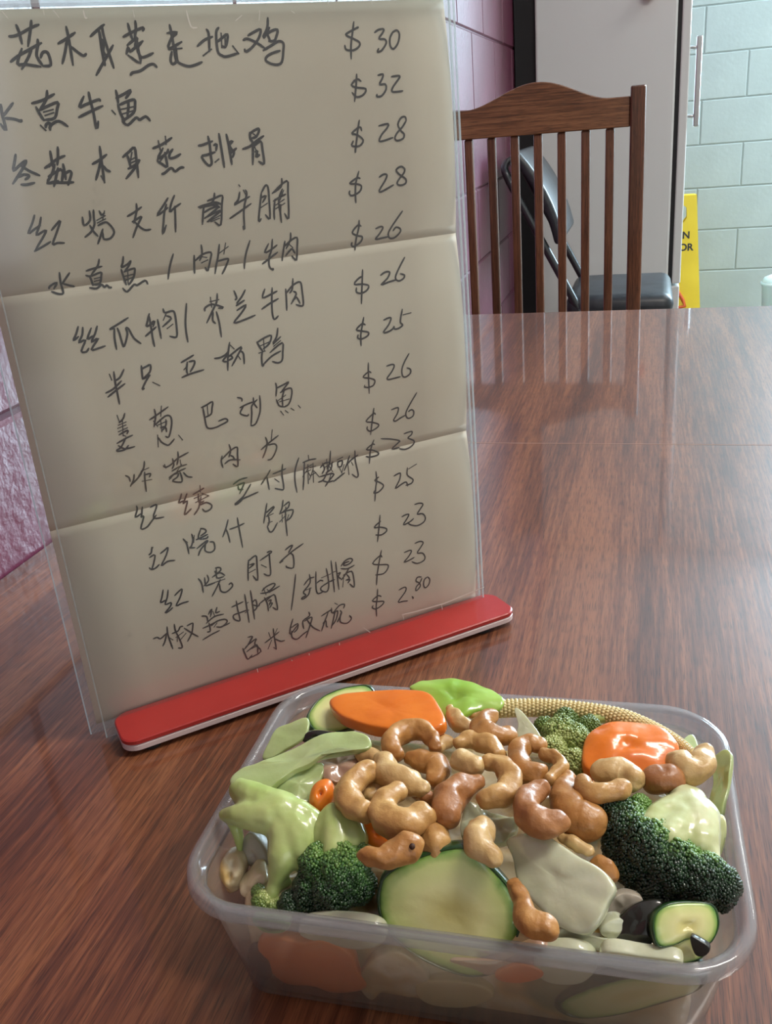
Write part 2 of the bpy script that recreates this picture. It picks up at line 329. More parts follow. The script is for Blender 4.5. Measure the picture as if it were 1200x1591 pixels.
(7, 'p'): '1564 1631 1548 1637 1517 1615 1545 1604 1577 1593 1572 1578 1541 1568 1520 1575 1523 1589;1561 1664 1546 1619 1536 1584 1533 1539;1664 1637 1692 1643 1702 1637 1685 1609 1655 1580 1679 1578 1704 1587 1715 1598 1714 1587 1735 1585 1761 1597 1751 1610 1753 1629 1766 1670;1769 1645 1810 1648',
(8, 'd'): '369 1438 373 1409;401 1440 391 1420 372 1406;367 1396 399 1403;362 1383 396 1390;362 1368 400 1377;386 1409 377 1347;362 1354 400 1366 395 1352;380 1347 387 1342;415 1340 388 1333 347 1319;386 1334 360 1299 340 1289 345 1283 373 1284 390 1298;350 1307 374 1287 415 1288;501 1392 531 1405 587 1431;528 1432 528 1403 514 1359;560 1440 550 1398;516 1382 528 1356;518 1364 569 1394 591 1387 591 1354 570 1300 556 1303;529 1361 571 1370;546 1376 543 1329;569 1377 565 1354 547 1334;541 1347 561 1346 563 1325;522 1316 516 1265;524 1304 532 1284 547 1269 563 1262 590 1283;613 1296 626 1272;733 1399 758 1406 786 1415 779 1386 771 1361 743 1352;760 1402 757 1361;739 1394 740 1353 742 1310 755 1297 782 1296 807 1302 841 1313 832 1327 801 1322;902 1411 920 1403 920 1392;908 1363 940 1372 972 1377;924 1366 904 1337 932 1319 942 1323;975 1395 974 1371 986 1347;991 1383 963 1361 958 1326 947 1270;1006 1398 1003 1353 995 1318 973 1277 956 1268 947 1270;1089 1441 1091 1421 1083 1383;1091 1418 1124 1427 1152 1435 1135 1418 1113 1398;1083 1364 1092 1335 1113 1325;1106 1394 1140 1405 1162 1401 1157 1365 1139 1332 1116 1324;1126 1402 1112 1368 1110 1331;1092 1360 1129 1377;1097 1352 1143 1356;1097 1306 1108 1287;1120 1305 1131 1293;1149 1310 1161 1299;1186 1316 1194 1304',
(8, 'p'): '1571 1401 1558 1407 1528 1387 1562 1375 1588 1360 1578 1337 1550 1332 1530 1339;1562 1449 1557 1395 1553 1303;1531 1336 1532 1345;1658 1417 1688 1420 1698 1410 1681 1384 1656 1360 1660 1350 1692 1350 1725 1352;1782 1455 1756 1422 1738 1387 1739 1354 1756 1345 1783 1359 1784 1378 1767 1388',
(9, 'd'): '356 1166 368 1154 370 1136;392 1162 385 1138 368 1113;363 1158 368 1151;370 1118 396 1135 423 1159;445 1211 436 1180 406 1145;425 1171 458 1178;438 1162 433 1120 431 1072;436 1150 462 1150 456 1136;422 1123 462 1121;524 1172 534 1163 558 1170 592 1192 641 1208;530 1176 533 1160;569 1195 570 1167 561 1151;597 1221 594 1192 584 1164;601 1181 601 1160;559 1139 590 1150 626 1154;604 1159 581 1134;542 1112 580 1128 618 1137;541 1103 561 1120 579 1122;585 1120 576 1104 553 1091 589 1076 597 1090 592 1125;608 1118 622 1096 642 1088;793 1155 786 1129 790 1100;794 1143 836 1173 868 1182 866 1148 860 1088 840 1104;833 1202 836 1173 825 1145;832 1149 843 1141 850 1123;802 1116 829 1128 874 1118;1009 1197 1014 1171 1003 1136 985 1102;1045 1227 1035 1179;982 1144 1024 1169 1070 1193;1016 1158 1048 1157 1058 1139 1044 1107 1025 1086 1009 1085',
(9, 'p'): '1578 1191 1568 1197 1526 1166 1560 1153 1592 1136 1585 1121 1548 1109 1530 1123 1531 1136;1572 1222 1562 1175 1547 1093;1669 1196 1700 1200 1706 1191 1697 1167 1677 1141 1687 1132 1716 1143 1743 1151;1811 1253 1781 1216 1752 1175 1746 1150 1759 1131 1786 1138 1791 1161 1778 1173 1762 1167',
(10, 'd'): '378 1011 378 993 363 962 388 971;402 999 394 970 388 956 400 956 376 906 402 905 426 924 454 948;438 990 463 996 463 983 440 939 485 932;583 1018 576 998 565 979 585 983;608 1012 595 987 583 971 605 978 590 944 580 919 600 929 614 938;673 1037 671 1006;637 1002 669 1013 688 1020;678 997 706 978;639 982 683 990;642 962 706 978;670 981 650 935 624 909;658 945 689 950 711 932 702 915 676 910 666 924;660 996 657 958 678 959;830 1004 862 1019 897 1021;846 994 878 999 880 992 852 954;851 987 852 973 870 969;911 983 888 958 861 932 820 910 832 908 860 923;844 923 893 931 939 939;1014 1031 994 1003 963 972;996 996 996 970 996 939;1078 1045 1071 998 1068 926 1048 926 1027 936;1027 1008 1060 1013 1091 1019;1033 981 1050 963;1162 1058 1143 1013 1130 951 1130 893;1212 1059 1213 1042;1182 1030 1216 1035 1249 1033;1190 1032 1181 971 1163 898;1187 996 1226 1007;1206 1011 1195 921;1200 987 1173 960;1202 979 1212 951;1233 1012 1222 922;1217 995 1245 996;1229 980 1204 939;1235 972 1255 940;1188 976 1216 983;1216 956 1241 964;1270 983 1292 998 1313 999;1283 1000 1289 972 1273 952;1290 978 1340 993;1328 1055 1319 991 1303 969;1305 1015 1303 969;1333 995 1323 964 1294 951;1312 987 1328 949;1309 967 1276 922 1248 915;1261 939 1306 941 1333 935 1302 909 1279 887;1269 917 1295 904 1323 904;1320 944 1302 909;1362 1001 1390 1008;1361 968 1364 988 1388 989 1378 964 1361 965;1367 960 1375 932;1393 968 1375 932;1326 900 1359 915 1388 928;1428 1006 1414 976 1390 941;1414 969 1411 916;1458 1026 1456 966 1460 904 1448 892 1428 912;1406 964 1436 984 1472 999;1435 971 1440 956',
(10, 'p'): '1566 1035 1552 1038 1521 1018 1552 1008 1585 987 1578 975 1535 975 1518 982;1563 1059 1546 1019 1529 946;1604 1057 1657 1043 1706 1023 1697 1012 1662 988 1703 987;1734 1055 1760 1058 1779 1056 1774 1040 1754 1027 1786 1007 1788 989 1761 974 1731 971 1706 980',
(11, 'd'): '394 782 410 807;405 808 398 785 387 778;388 765 412 768 387 710 376 716;386 705 404 708 421 719;438 770 459 780 476 788 461 754 430 711 461 724 494 720;552 809 563 783 564 734;594 821 595 794 581 765 571 761 595 755;604 811 596 781;554 805 567 789;640 837 657 829 661 815 634 803;610 790 639 795 665 801;639 834 620 794 656 784 666 791;606 748 653 771 659 767 623 740 606 713;653 771 640 729 663 712 686 722 688 755 671 763;773 844 757 809 735 772;756 803 761 775 763 736;819 842 818 792 819 695;774 798 810 801 845 808;972 874 956 829 941 786;956 829 998 851 1001 844 960 814;964 813 994 819;970 812 969 785 956 762;962 780 982 782;956 762 962 736 979 735 1007 768;1054 870 1042 833 1030 816;1054 843 1082 856 1075 831 1040 814;1026 810 1060 815 1096 812 1082 782 1060 768;1038 801 1033 768;1062 834 1051 777 1047 694;1020 771 1057 796;1070 792 1053 763',
(11, 'p'): '1567 865 1544 853 1564 841 1588 818 1575 800 1552 789 1530 791 1539 802;1557 895 1555 854 1544 815 1530 749;1653 851 1683 858 1690 852 1680 823 1651 785 1686 798 1716 804 1722 782;1733 874 1727 840 1747 818 1757 805 1745 790 1714 787;1740 868 1786 882',
(12, 'd'): '416 592 404 558 394 535 419 540;438 585 428 551 413 519 440 520 434 502 405 477 424 481 442 492;464 550 488 566 502 570 486 533 461 497 490 501 519 501;586 599 596 574 597 526;629 605 631 577 606 557;615 595 613 562 618 554 656 556;674 629 693 626 697 612 676 601 668 613;652 588 689 600 711 580;677 624 672 578 704 575;628 557 708 561;686 564 665 532 635 493;679 542 680 507 704 493 739 513 736 532 725 528;837 622 827 573 820 521;837 618 862 632 878 631 874 580 866 506 847 536;840 597 863 597 835 581;831 558 862 566;935 635 948 638 954 629 894 605;944 629 940 581 935 520 918 517 903 530;897 580 918 562;1027 623 1049 634 1066 636 1053 619 1041 605;989 567 1022 586 1066 608 1120 629;992 563 1006 569;1047 599 1062 581 1055 520 1024 529 1019 538',
(12, 'p'): '1548 634 1520 620 1512 608 1541 604 1576 587 1573 570 1544 560 1515 568;1549 666 1538 612 1520 530;1672 627 1693 632 1712 629 1699 609 1675 581 1712 587 1736 599;1752 674 1781 674 1799 662 1778 639 1761 618 1791 613 1806 588 1795 565 1755 555 1718 569 1704 582',
(13, 'd'): '330 364 348 365 361 353 392 371;401 403 398 369 401 333 408 282;391 364 379 333 366 313;400 347 416 328;419 362 447 366 460 383 472 383;436 405 436 370 448 317 453 273 435 276;433 336 470 352;451 316 481 341;494 379 520 384 520 370 508 332 483 297;479 370 511 331 535 305;440 341 435 314;571 406 592 396 593 367;603 406 622 428 610 390;626 413 631 383;648 427 638 402 657 403;586 362 628 384 673 383;566 341 609 348 650 359;598 358 598 316 584 314;608 341 637 356 675 354 686 337 656 318 632 326;619 330 635 346;556 280 601 294 641 302;650 320 670 321 696 326;720 407 750 412 777 417;746 431 746 388 750 330 743 322 722 339 722 361 756 364 789 367;792 452 792 388 793 298;823 463 823 392 822 307;791 402 802 406;781 356 799 364;824 399 842 408 842 365 820 350;825 385 850 370 858 381;881 445 903 460 938 467 950 459 934 443 898 426;889 457 897 419;872 434 912 428 970 443;907 444 918 426;858 381 894 398 922 404;888 404 897 369 898 329;892 385 936 407 944 368 944 319 923 339;905 381 919 383 906 359;910 365 923 364 907 344;1061 479 1041 396 1015 295;1098 411 1126 435 1154 437;1132 458 1130 412 1090 373 1101 352 1076 342 1085 335 1115 351 1127 384;1094 379 1133 382;1168 462 1161 403 1159 360 1167 339 1192 342;1167 401 1186 409 1199 402;1195 421 1245 428;1225 463 1229 411 1227 361 1213 336 1186 351 1189 372 1248 391;1255 497 1255 418 1255 323;1279 483 1279 411 1281 329;1253 433 1275 434;1244 385 1262 390;1284 417 1298 419 1285 401 1298 383;1306 454 1330 476 1360 481 1371 467 1349 452 1320 453 1329 465 1351 466;1304 440 1339 429 1377 437;1346 427 1321 398 1301 378;1313 386 1303 337;1314 400 1359 409 1368 362 1365 315 1344 340;1332 398 1344 373 1325 368;1332 365 1347 365 1334 350',
(13, 'p'): '1536 438 1526 448 1481 417 1521 398 1565 385 1564 363 1538 341 1493 347;1537 474 1524 434 1502 351 1493 290;1668 426 1699 429 1709 420 1688 394 1661 371 1694 374 1722 381;1734 460 1763 463 1782 450 1760 423 1743 401 1773 392 1787 366 1777 346 1738 341 1708 360',
(14, 'd'): '777 217 800 212 778 183;796 210 774 177 751 156;743 162 750 127 761 91 784 107;759 167 817 195 806 166 833 112 768 94;769 142 811 150;761 137 816 159 815 111;884 206 890 175;910 220 910 175 914 99;930 213 911 182;859 155 896 172 937 192;894 158 871 114;912 160 940 135 960 132;901 111 913 96;1017 240 1000 197 995 158 1039 199;1007 195 1040 206 1036 177 1017 162;1004 173 1003 136 1028 116 1059 132 1089 145;1106 251 1107 229 1069 211 1070 166;1079 208 1113 219 1118 206 1098 157 1077 109;1091 212 1119 157 1155 123;1172 207 1206 219 1230 226;1209 214 1185 166 1165 119;1177 161 1193 171 1193 140 1199 131;1251 257 1264 245;1230 234 1233 203 1273 235 1303 233 1297 213;1249 213 1237 171 1219 116;1240 200 1263 208 1250 160 1225 130;1277 204 1283 187 1264 155 1256 143;1279 188 1271 145 1283 126 1312 116 1336 135 1327 157',
(14, 'p'): '1514 212 1496 222 1462 202 1492 188 1528 177 1516 158 1480 146 1459 161 1464 171;1497 261 1490 204 1482 161 1482 101;1622 217 1650 224 1664 215 1655 191 1613 146 1642 140 1669 134;1698 151 1705 141 1701 138;1758 254 1735 259 1725 239 1744 222 1750 201 1732 183 1721 183 1726 204 1747 221 1761 244;1793 242 1776 232 1770 202 1780 180 1801 193 1809 222 1797 242',
}

# ------------------------------------------------------------ the room
XL, YB, XR, YF, ZC = -0.405, 4.40, 3.0, -2.5, 2.6
M_purple = noisy('purple_gloss_paint', [(0.3, (0.11, 0.018, 0.045)), (0.7, (0.155, 0.028, 0.066))], scale=9, rough=0.42, bump=0.5, bscale=120, bdist=0.0018, coat=0.7, crough=0.30)
M_green = noisy('pale_green_paint', [(0.3, (0.49, 0.575, 0.56)), (0.7, (0.54, 0.63, 0.61))], scale=6, rough=0.45, bump=0.35, bscale=60, bdist=0.002)
M_floor = noisy('floor_vinyl', [(0.4, (0.16, 0.13, 0.11)), (0.6, (0.22, 0.19, 0.16))], scale=8, rough=0.5)
M_ceil = plain('ceiling_white', (0.75, 0.74, 0.72), 0.9)
M_wallp = plain('plaster_cream', (0.55, 0.50, 0.44), 0.8)
M_white = plain('white_metal_enamel', (0.66, 0.675, 0.66), 0.35)
M_black = plain('black_plastic', (0.006, 0.006, 0.007), 0.6)
M_glass = film('window_glass', (0.95, 0.98, 1.0), (0.9, 0.95, 1.0), 0.02, 0.02)

tag(box('floor', (XL-0.1, YF-0.1, -0.1), (XR+0.1, YB+0.1, 0), M_floor), kind='structure')
tag(box('ceiling', (XL-0.1, YF-0.1, ZC), (XR+0.1, YB+0.1, ZC+0.1), M_ceil), kind='structure')
tag(box('wall_right', (XR, YF-0.1, 0), (XR+0.1, YB+0.1, ZC), M_wallp), kind='structure')
tag(box('wall_front', (XL-0.1, YF-0.1, 0), (XR, YF, ZC), M_wallp), kind='structure')
M_mortp = plain('purple_joint_paint', (0.09, 0.015, 0.036), 0.5)
M_mortg = plain('green_joint_paint', (0.44, 0.52, 0.51), 0.6)
wl = tag(box('wall_left', (XL-0.1, YF, 0), (XL-0.0045, YB+0.1, ZC), M_mortp), kind='structure')
# far wall with a window opening on its right
wb = bpy.data.objects.new('wall_back', None)
COL.objects.link(wb); tag(wb, kind='structure')
WX0, WX1, WZ0, WZ1 = 0.9, 2.35, 1.05, 2.35
box('wall_core', (XL, YB+0.0045, 0), (WX0, YB+0.1, ZC), M_mortg, wb)
box('wall_core', (WX1, YB+0.0045, 0), (XR, YB+0.1, ZC), M_mortg, wb)
box('wall_core', (WX0, YB+0.0045, 0), (WX1, YB+0.1, WZ0), M_mortg, wb)
box('wall_core', (WX0, YB+0.0045, WZ1), (WX1, YB+0.1, ZC), M_mortg, wb)

def block_mesh(name, a, b, thick, ch):
    """block face in the XZ plane, proud of y=0 towards -Y, chamfered edge"""
    vs = [(0, 0, 0), (a, 0, 0), (a, 0, b), (0, 0, b),
          (0, -thick+ch, 0), (a, -thick+ch, 0), (a, -thick+ch, b), (0, -thick+ch, b),
          (ch, -thick, ch), (a-ch, -thick, ch), (a-ch, -thick, b-ch), (ch, -thick, b-ch)]
    fs = [(0, 1, 5, 4), (1, 2, 6, 5), (2, 3, 7, 6), (3, 0, 4, 7), (4, 5, 9, 8), (5, 6, 10, 9), (6, 7, 11, 10), (7, 4, 8, 11), (8, 9, 10, 11)]
    me = bpy.data.meshes.new(name)
    me.from_pydata(vs, [], fs)
    return me
CH, BL = 0.175, 0.35            # course height, block length
JT = 0.004
def lay(wall, mesh_mat, z0, s0, s1, place, phase, hole=None):
    rows = []
    z = z0
    while z > 0.05: z -= CH
    r = 0
    z00 = z0
    k0 = math.floor((0 - z0)/CH)
    cache = {}
    for k in range(k0, 40):
        zb, zt = max(0, z00 + k*CH + JT/2), min(ZC, z00 + (k+1)*CH - JT/2)
        if zb >= ZC - 0.03: break
        if zt - zb < 0.03: continue
        off = phase + (BL/2 if k % 2 else 0)
        i = math.floor((s0 - off)/BL)
        while off + i*BL < s1:
            a = max(s0, off + i*BL + JT/2); b = min(s1, off + (i+1)*BL - JT/2)
            i += 1
            if b - a < 0.03: continue
            if hole:
                if zt > hole[2] and zb < hole[3]:
                    if a >= hole[0] and b <= hole[1]: continue
                    if a < hole[0] < b: b = hole[0]
                    elif a < hole[1] < b: a = hole[1]
                    if b - a < 0.03: continue
            key = (round(b-a, 3), round(zt-zb, 3))
            if key not in cache:
                me = block_mesh('block', b-a, zt-zb, 0.0045, 0.003)
                me.materials.append(mesh_mat)
                cache[key] = me
            o = bpy.data.objects.new('block', cache[key])
            COL.objects.link(o); o.parent = wall
            place(o, a, zb)
def pl_left(o, s, z):
    o.location = (XL-0.0045, s, z); o.rotation_euler = (0, 0, math.radians(90))
def pl_back(o, s, z):
    o.location = (s, YB+0.0045, z)
lay(wl, M_purple, T+0.097, -0.6, YB, pl_left, 2.55-7*0.35)
lay(wb, M_green, T+0.082, XL, XR, pl_back, 0.21, (WX0, WX1, WZ0, WZ1))
# window
wn = bpy.data.objects.new('window_1', None); COL.objects.link(wn); tag(wn, kind='structure')
M_alu = plain('white_aluminium', (0.7, 0.7, 0.7), 0.4, 0.2)
for lo, hi in [((WX0, YB, WZ0), (WX1, YB+0.06, WZ0+0.04)), ((WX0, YB, WZ1-0.04), (WX1, YB+0.06, WZ1)), ((WX0, YB, WZ0+0.04), (WX0+0.04, YB+0.06, WZ1-0.04)), ((WX1-0.04, YB, WZ0+0.04), (WX1, YB+0.06, WZ1-0.04)), (((WX0+WX1)/2-0.02, YB, WZ0+0.04), ((WX0+WX1)/2+0.02, YB+0.06, WZ1-0.04))]:
    box('window_frame', lo, hi, M_alu, wn, 0.004)
for a, b in [(WX0+0.04, (WX0+WX1)/2-0.02), ((WX0+WX1)/2+0.02, WX1-0.04)]:
    box('window_pane', (a, YB+0.028, WZ0+0.04), (b, YB+0.032, WZ1-0.04), M_glass, wn)

# ------------------------------------------------------------ upright fridge
FX0, FX1, FY0, FY1 = -0.337, 0.072, 3.10, 3.70
fr = empty('upright_fridge', (-0.13, 3.4, 0), 'tall white fridge seen from its side against the purple wall', 'fridge')
box('cabinet', (FX0, FY0, 0.30), (FX1, FY1, 1.95), M_white, fr, 0.006, 2)
box('plinth', (FX0, FY0+0.004, 0.02), (FX1+0.036, FY1, 0.467), M_white, fr, 0.004, 2)
box('rear_strip', (XL+0.004, FY0+0.02, 0.05), (FX0, FY1, 1.93), M_black, fr)  # black box filling the space between cabinet and wall
box('door_gasket', (FX1, FY0+0.006, 0.475), (FX1+0.012, FY1-0.006, 1.94), M_black, fr)
box('door', (FX1+0.012, FY0+0.002, 0.475), (FX1+0.038, FY1, 1.945), M_white, fr, 0.004, 2)
M_steel = plain('brushed_steel', (0.55, 0.55, 0.56), 0.3, 1.0)
h0 = box('door_handle', (0.127, 3.118, T+0.185), (0.144, 3.136, T+0.43), M_steel, fr, 0.004, 2)
for z in (0.215, 0.40):
    o = tube('handle_post', [(0.11, 3.128, T+z), (0.13, 3.128, T+z)], 0.006, M_steel, None, 10)
    o.parent = fr; o.matrix_parent_inverse = Matrix.Translation(-fr.location)
for k in range(3):
    box('foot', (FX0+0.02+k*0.17, FY0+0.02, 0), (FX0+0.06+k*0.17, FY0+0.06, 0.025), M_black, fr)
mg = tag(pyobj('fridge_magnet', *tube_data([(-0.008, 3.099, T+0.552), (-0.008, 3.08, T+0.552)], [0.018, 0.02], 20, 4), plain('red_orange_plastic', (0.62, 0.09, 0.02), 0.35), None, True), 'round orange-red magnet stuck high on the white fridge side', 'magnet')

# ------------------------------------------------------------ folding chair
M_pad = noisy('black_vinyl', [(0.4, (0.018, 0.022, 0.027)), (0.6, (0.03, 0.036, 0.042))], scale=30, rough=0.38, bump=0.2, bscale=200, bdist=0.0006)
M_tube = plain('dark_grey_metal', (0.06, 0.065, 0.07), 0.35, 0.7)
fc = empty('folding_chair', (-0.06, 2.70, 0), 'black padded folding chair open in front of the white fridge', 'chair')
def padbox(name, lo, hi, rot, piv, parent, bev=0.018):
    o = box(name, lo, hi, M_pad, parent, bev, 4, rot, piv)
    o.data.polygons.foreach_set('use_smooth', [True]*len(o.data.polygons))
    return o
# chair faces +X; upright tubes lean back to -X at the top
tb = math.atan2(0.14+0.332-0.06, 0.183+0.248+0.0)
for y in (2.52, 2.88):
    tube('leg', catmull([(-0.345, y, T+0.10), (-0.255, y, T-0.07), (-0.135, y, T-0.30), (0.08, y, 0.0+0.012)], 6), 0.0105, M_tube, fc, 10)
    tube('leg', catmull([(0.02, y+0.0+(0.02 if y < 2.7 else -0.02), T-0.28), (-0.10, y+(0.02 if y < 2.7 else -0.02), T-0.45), (-0.36, y+(0.02 if y < 2.7 else -0.02), 0.012)], 6), 0.0105, M_tube, fc, 10)
    tube('seat_rail', [(-0.17, y, T-0.265), (0.06, y, T-0.265)], 0.010, M_tube, fc, 10)
tube('top_rail', catmull([(-0.345, 2.52, T+0.10), (-0.36, 2.54, T+0.135), (-0.365, 2.70, T+0.145), (-0.36, 2.86, T+0.135), (-0.345, 2.88, T+0.10)], 6), 0.0105, M_tube, fc, 10)
tube('cross_bar', [(-0.10, 2.52, 0.40), (-0.10, 2.88, 0.40)], 0.008, M_tube, fc, 10)
tube('cross_bar', [(-0.29, 2.54, 0.10), (-0.29, 2.86, 0.10)], 0.008, M_tube, fc, 10)
padbox('seat', (-0.205, 2.51, T-0.262), (0.076, 2.89, T-0.200), None, None, fc, 0.030)
bk = padbox('backrest', (-0.278, 2.51, T-0.075), (-0.250, 2.89, T+0.185), None, None, fc, 0.012)
bmx = bmesh.new(); bmx.from_mesh(bk.data)
for k in range(1, 8):
    z = T-0.06 + k*0.029
    bmesh.ops.bisect_plane(bmx, geom=bmx.verts[:]+bmx.edges[:]+bmx.faces[:], plane_co=(0, 0, z), plane_no=(0, 0, 1))
Rb = Matrix.Rotation(math.radians(-27), 3, 'Y')
for v in bmx.verts:
    t = (v.co.z - (T+0.055))/0.13
    v.co.x += -0.020*(t*t-1)*0.9
    pv = Vector((-0.264, 2.7, T+0.055))
    v.co = Rb @ (v.co-pv) + pv + Vector((-0.012, 0, 0))
bmx.to_mesh(bk.data); bmx.free()
bk.data.polygons.foreach_set('use_smooth', [True]*len(bk.data.polygons))

# ------------------------------------------------------------ wet floor sign
M_yel = noisy('yellow_plastic', [(0.4, (0.78, 0.56, 0.02)), (0.6, (0.86, 0.63, 0.03))], scale=5, rough=0.4)
M_ink = plain('printed_black', (0.02, 0.02, 0.02), 0.5)
M_red = plain('printed_red', (0.62, 0.10, 0.02), 0.5)
ws = empty('wet_floor_sign', (0.06, 3.95, 0), 'yellow folding wet floor sign half hidden behind the white fridge', 'sign')
WT, WCX = T-0.078, 0.062
def wpanel(y0, y1, name):
    """tapered board with a handle slot, from (y0, top) to (y1, floor)"""
    def X(s, t): return WCX + s*(0.125 + 0.045*t)
    def P(s, t, q): return Vector((X(s, t), y0 + (y1-y0)*t - q, WT + (0.004-WT)*t))
    out = [(-1, 0), (1, 0), (1, 1), (-1, 1)]
    hole = [(-0.62, 0.055), (0.62, 0.055), (0.70, 0.07), (0.70, 0.125), (0.60, 0.15), (-0.60, 0.15), (-0.70, 0.125), (-0.70, 0.07)]
    vs, fs = [], []
    for q in (0, 0.008):
        for s, t in out + hole: vs.append(P(s, t, q))
    n = 12
    front = [(0, 10, 4), ]
    ring = [(0, 1, 5, 4), (1, 6, 5), (1, 7, 6), (1, 2, 7), (2, 8, 7), (2, 9, 8), (2, 3, 9), (3, 10, 9), (3, 11, 10), (3, 0, 11), (0, 4, 11)]
    for f in ring:
        fs.append(tuple(i + n for i in f)); fs.append(tuple(reversed(f)))
    for a, b in [(0, 1), (1, 2), (2, 3), (3, 0)]: fs.append((a, b, b+n, a+n))
    for k in range(8):
        a, b = 4+k, 4+(k+1) % 8
        fs.append((b, a, a+n, b+n))
    return pyobj(name, vs, fs, M_yel, ws)
wpanel(3.93, 3.80, 'front_board')
wpanel(3.965, 4.10, 'rear_board')
box('hinge', (WCX-0.12, 3.928, WT-0.012), (WCX+0.12, 3.965, WT+0.002), M_yel, ws, 0.002)
def text(s, size, loc, rot, m_, parent, name='lettering', ext=0.0004):
    c = bpy.data.curves.new(name, 'FONT')
    c.body = s; c.size = size; c.align_x = 'CENTER'; c.extrude = ext
    c.offset = 0.0012
    o = bpy.data.objects.new(name, c)
    COL.objects.link(o)
    dg = bpy.context.evaluated_depsgraph_get()
    me = bpy.data.meshes.new_from_object(o.evaluated_get(dg))
    bpy.data.objects.remove(o)
    me.transform(Matrix.Translation(loc) @ rot.to_4x4())
    return link(name, me, m_, parent)
tilt = math.atan2(0.13, WT)
RW = Matrix.Rotation(math.pi/2 - tilt, 3, 'X')
def wy(z): return 3.93 - 0.13*(WT - z)/WT - 0.0085
for s, z, sz, dx in [('CAUTION', T-0.236, 0.037, 0.021), ('WET FLOOR', T-0.281, 0.037, 0.014)]:
    text(s, sz, (WCX+dx, wy(z), z), RW, M_ink, ws)
tri = []
for (x, z) in [(0, 0.11), (0.105, -0.06), (-0.105, -0.06)]:
    zz = T-0.435 + z
    tri.append(Vector((WCX+x*1.0, wy(zz)-0.001, zz)))
tp = []
for i in range(3):
    a, b, c = tri[i-1], tri[i], tri[(i+1) % 3]
    tp += [b + (a-b)*0.16, b + (a-b)*0.03 + (c-b)*0.03, b + (c-b)*0.16]
o = tube('warning_triangle', tp, 0.007, M_red, ws, 6, 0, True)
# ------------------------------------------------------------ bin
bn = empty('plastic_bucket', (0.50, 3.84, 0), 'small pale plastic bucket by the green wall at the right edge', 'bucket')
M_bkt = plain('pale_plastic', (0.62, 0.75, 0.70), 0.3, sss=0.2, sscale=0.01)
def lathe(prof, seg=32):
    vs, fs = [], []
    for r, z in prof:
        for k in range(seg):
            a = 2*math.pi*k/seg
            vs.append((r*math.cos(a), r*math.sin(a), z))
    for j in range(len(prof)-1):
        for k in range(seg):
            fs.append((j*seg+k, j*seg+(k+1) % seg, (j+1)*seg+(k+1) % seg, (j+1)*seg+k))
    return vs, fs
v, f_ = lathe([(0.0, 0), (0.045, 0), (0.062, 0.33), (0.068, 0.335), (0.068, 0.343), (0.060, 0.345), (0.058, 0.335), (0.042, 0.01), (0.0, 0.01)])
o = pyobj('bucket_body', [Vector(p)+bn.location for p in v], f_, M_bkt, bn, True)
v, f_ = lathe([(0.0, 0.372), (0.03, 0.370), (0.055, 0.360), (0.064, 0.346), (0.064, 0.340), (0.0, 0.340)])
o = pyobj('bucket_lid', [Vector(p)+bn.location for p in v], f_, M_bkt, bn, True)

# ceiling fittings
M_lamp = plain('lamp_diffuser', (0.9, 0.9, 0.88), 0.5)
M_lamp.node_tree.nodes['Principled BSDF'].inputs['Emission Color'].default_value = (1, 0.94, 0.85, 1)
M_lamp.node_tree.nodes['Principled BSDF'].inputs['Emission Strength'].default_value = 3.0
for i, (x, y, lab) in enumerate([(1.00, 0.55, 'white ceiling batten lamp above the table'), (1.6, 2.6, 'white ceiling batten lamp above the middle of the room')]):
    cl = empty('ceiling_lamp', (x, y, ZC), lab, 'lamp', 'ceiling lamps')
    box('housing', (x-0.62, y-0.14, ZC-0.05), (x+0.62, y+0.14, ZC), M_white, cl, 0.005)
    box('diffuser', (x-0.60, y-0.12, ZC-0.07), (x+0.60, y+0.12, ZC-0.05), M_lamp, cl, 0.005)

# ------------------------------------------------------------ dining table
M_table = wood('table_veneer', (0.080, 0.024, 0.010), (0.155, 0.049, 0.020), (0.25, 0.092, 0.038), 38, 'Y', 0.42, 0.75, 0.055)
tb_ = empty('dining_table', (0.03, 0.6, 0), 'reddish brown wooden dining table against the purple wall', 'table')
TX0, TX1, TY0, TY1, TS = -0.4035, 0.47, -0.35, 1.292, 0.7335
box('table_leaf', (TX0, TY0, T-0.028), (TX1, TS-0.0002, T), M_table, tb_, 0.0008, 2)
box('table_leaf', (TX0, TS+0.0002, T-0.028), (TX1, TY1, T), M_table, tb_, 0.0008, 2)
box('joint_strip', (TX0, TS-0.0005, T-0.02), (TX1, TS+0.0005, T+0.00008), plain('worn_joint', (0.34, 0.20, 0.15), 0.4), tb_)
for lo, hi in [((TX0+0.05, TY0+0.05, T-0.11), (TX0+0.07, TY1-0.05, T-0.028)), ((TX1-0.07, TY0+0.05, T-0.11), (TX1-0.05, TY1-0.05, T-0.028)), ((TX0+0.07, TY0+0.05, T-0.11), (TX1-0.07, TY0+0.07, T-0.028)), ((TX0+0.07, TY1-0.07, T-0.11), (TX1-0.07, TY1-0.05, T-0.028))]:
    box('apron', lo, hi, M_table, tb_)
for x in (TX0+0.06, TX1-0.06):
    for y in (TY0+0.06, TY1-0.06):
        box('leg', (x-0.03, y-0.03, 0), (x+0.03, y+0.03, T-0.028), M_table, tb_, 0.004, 2)

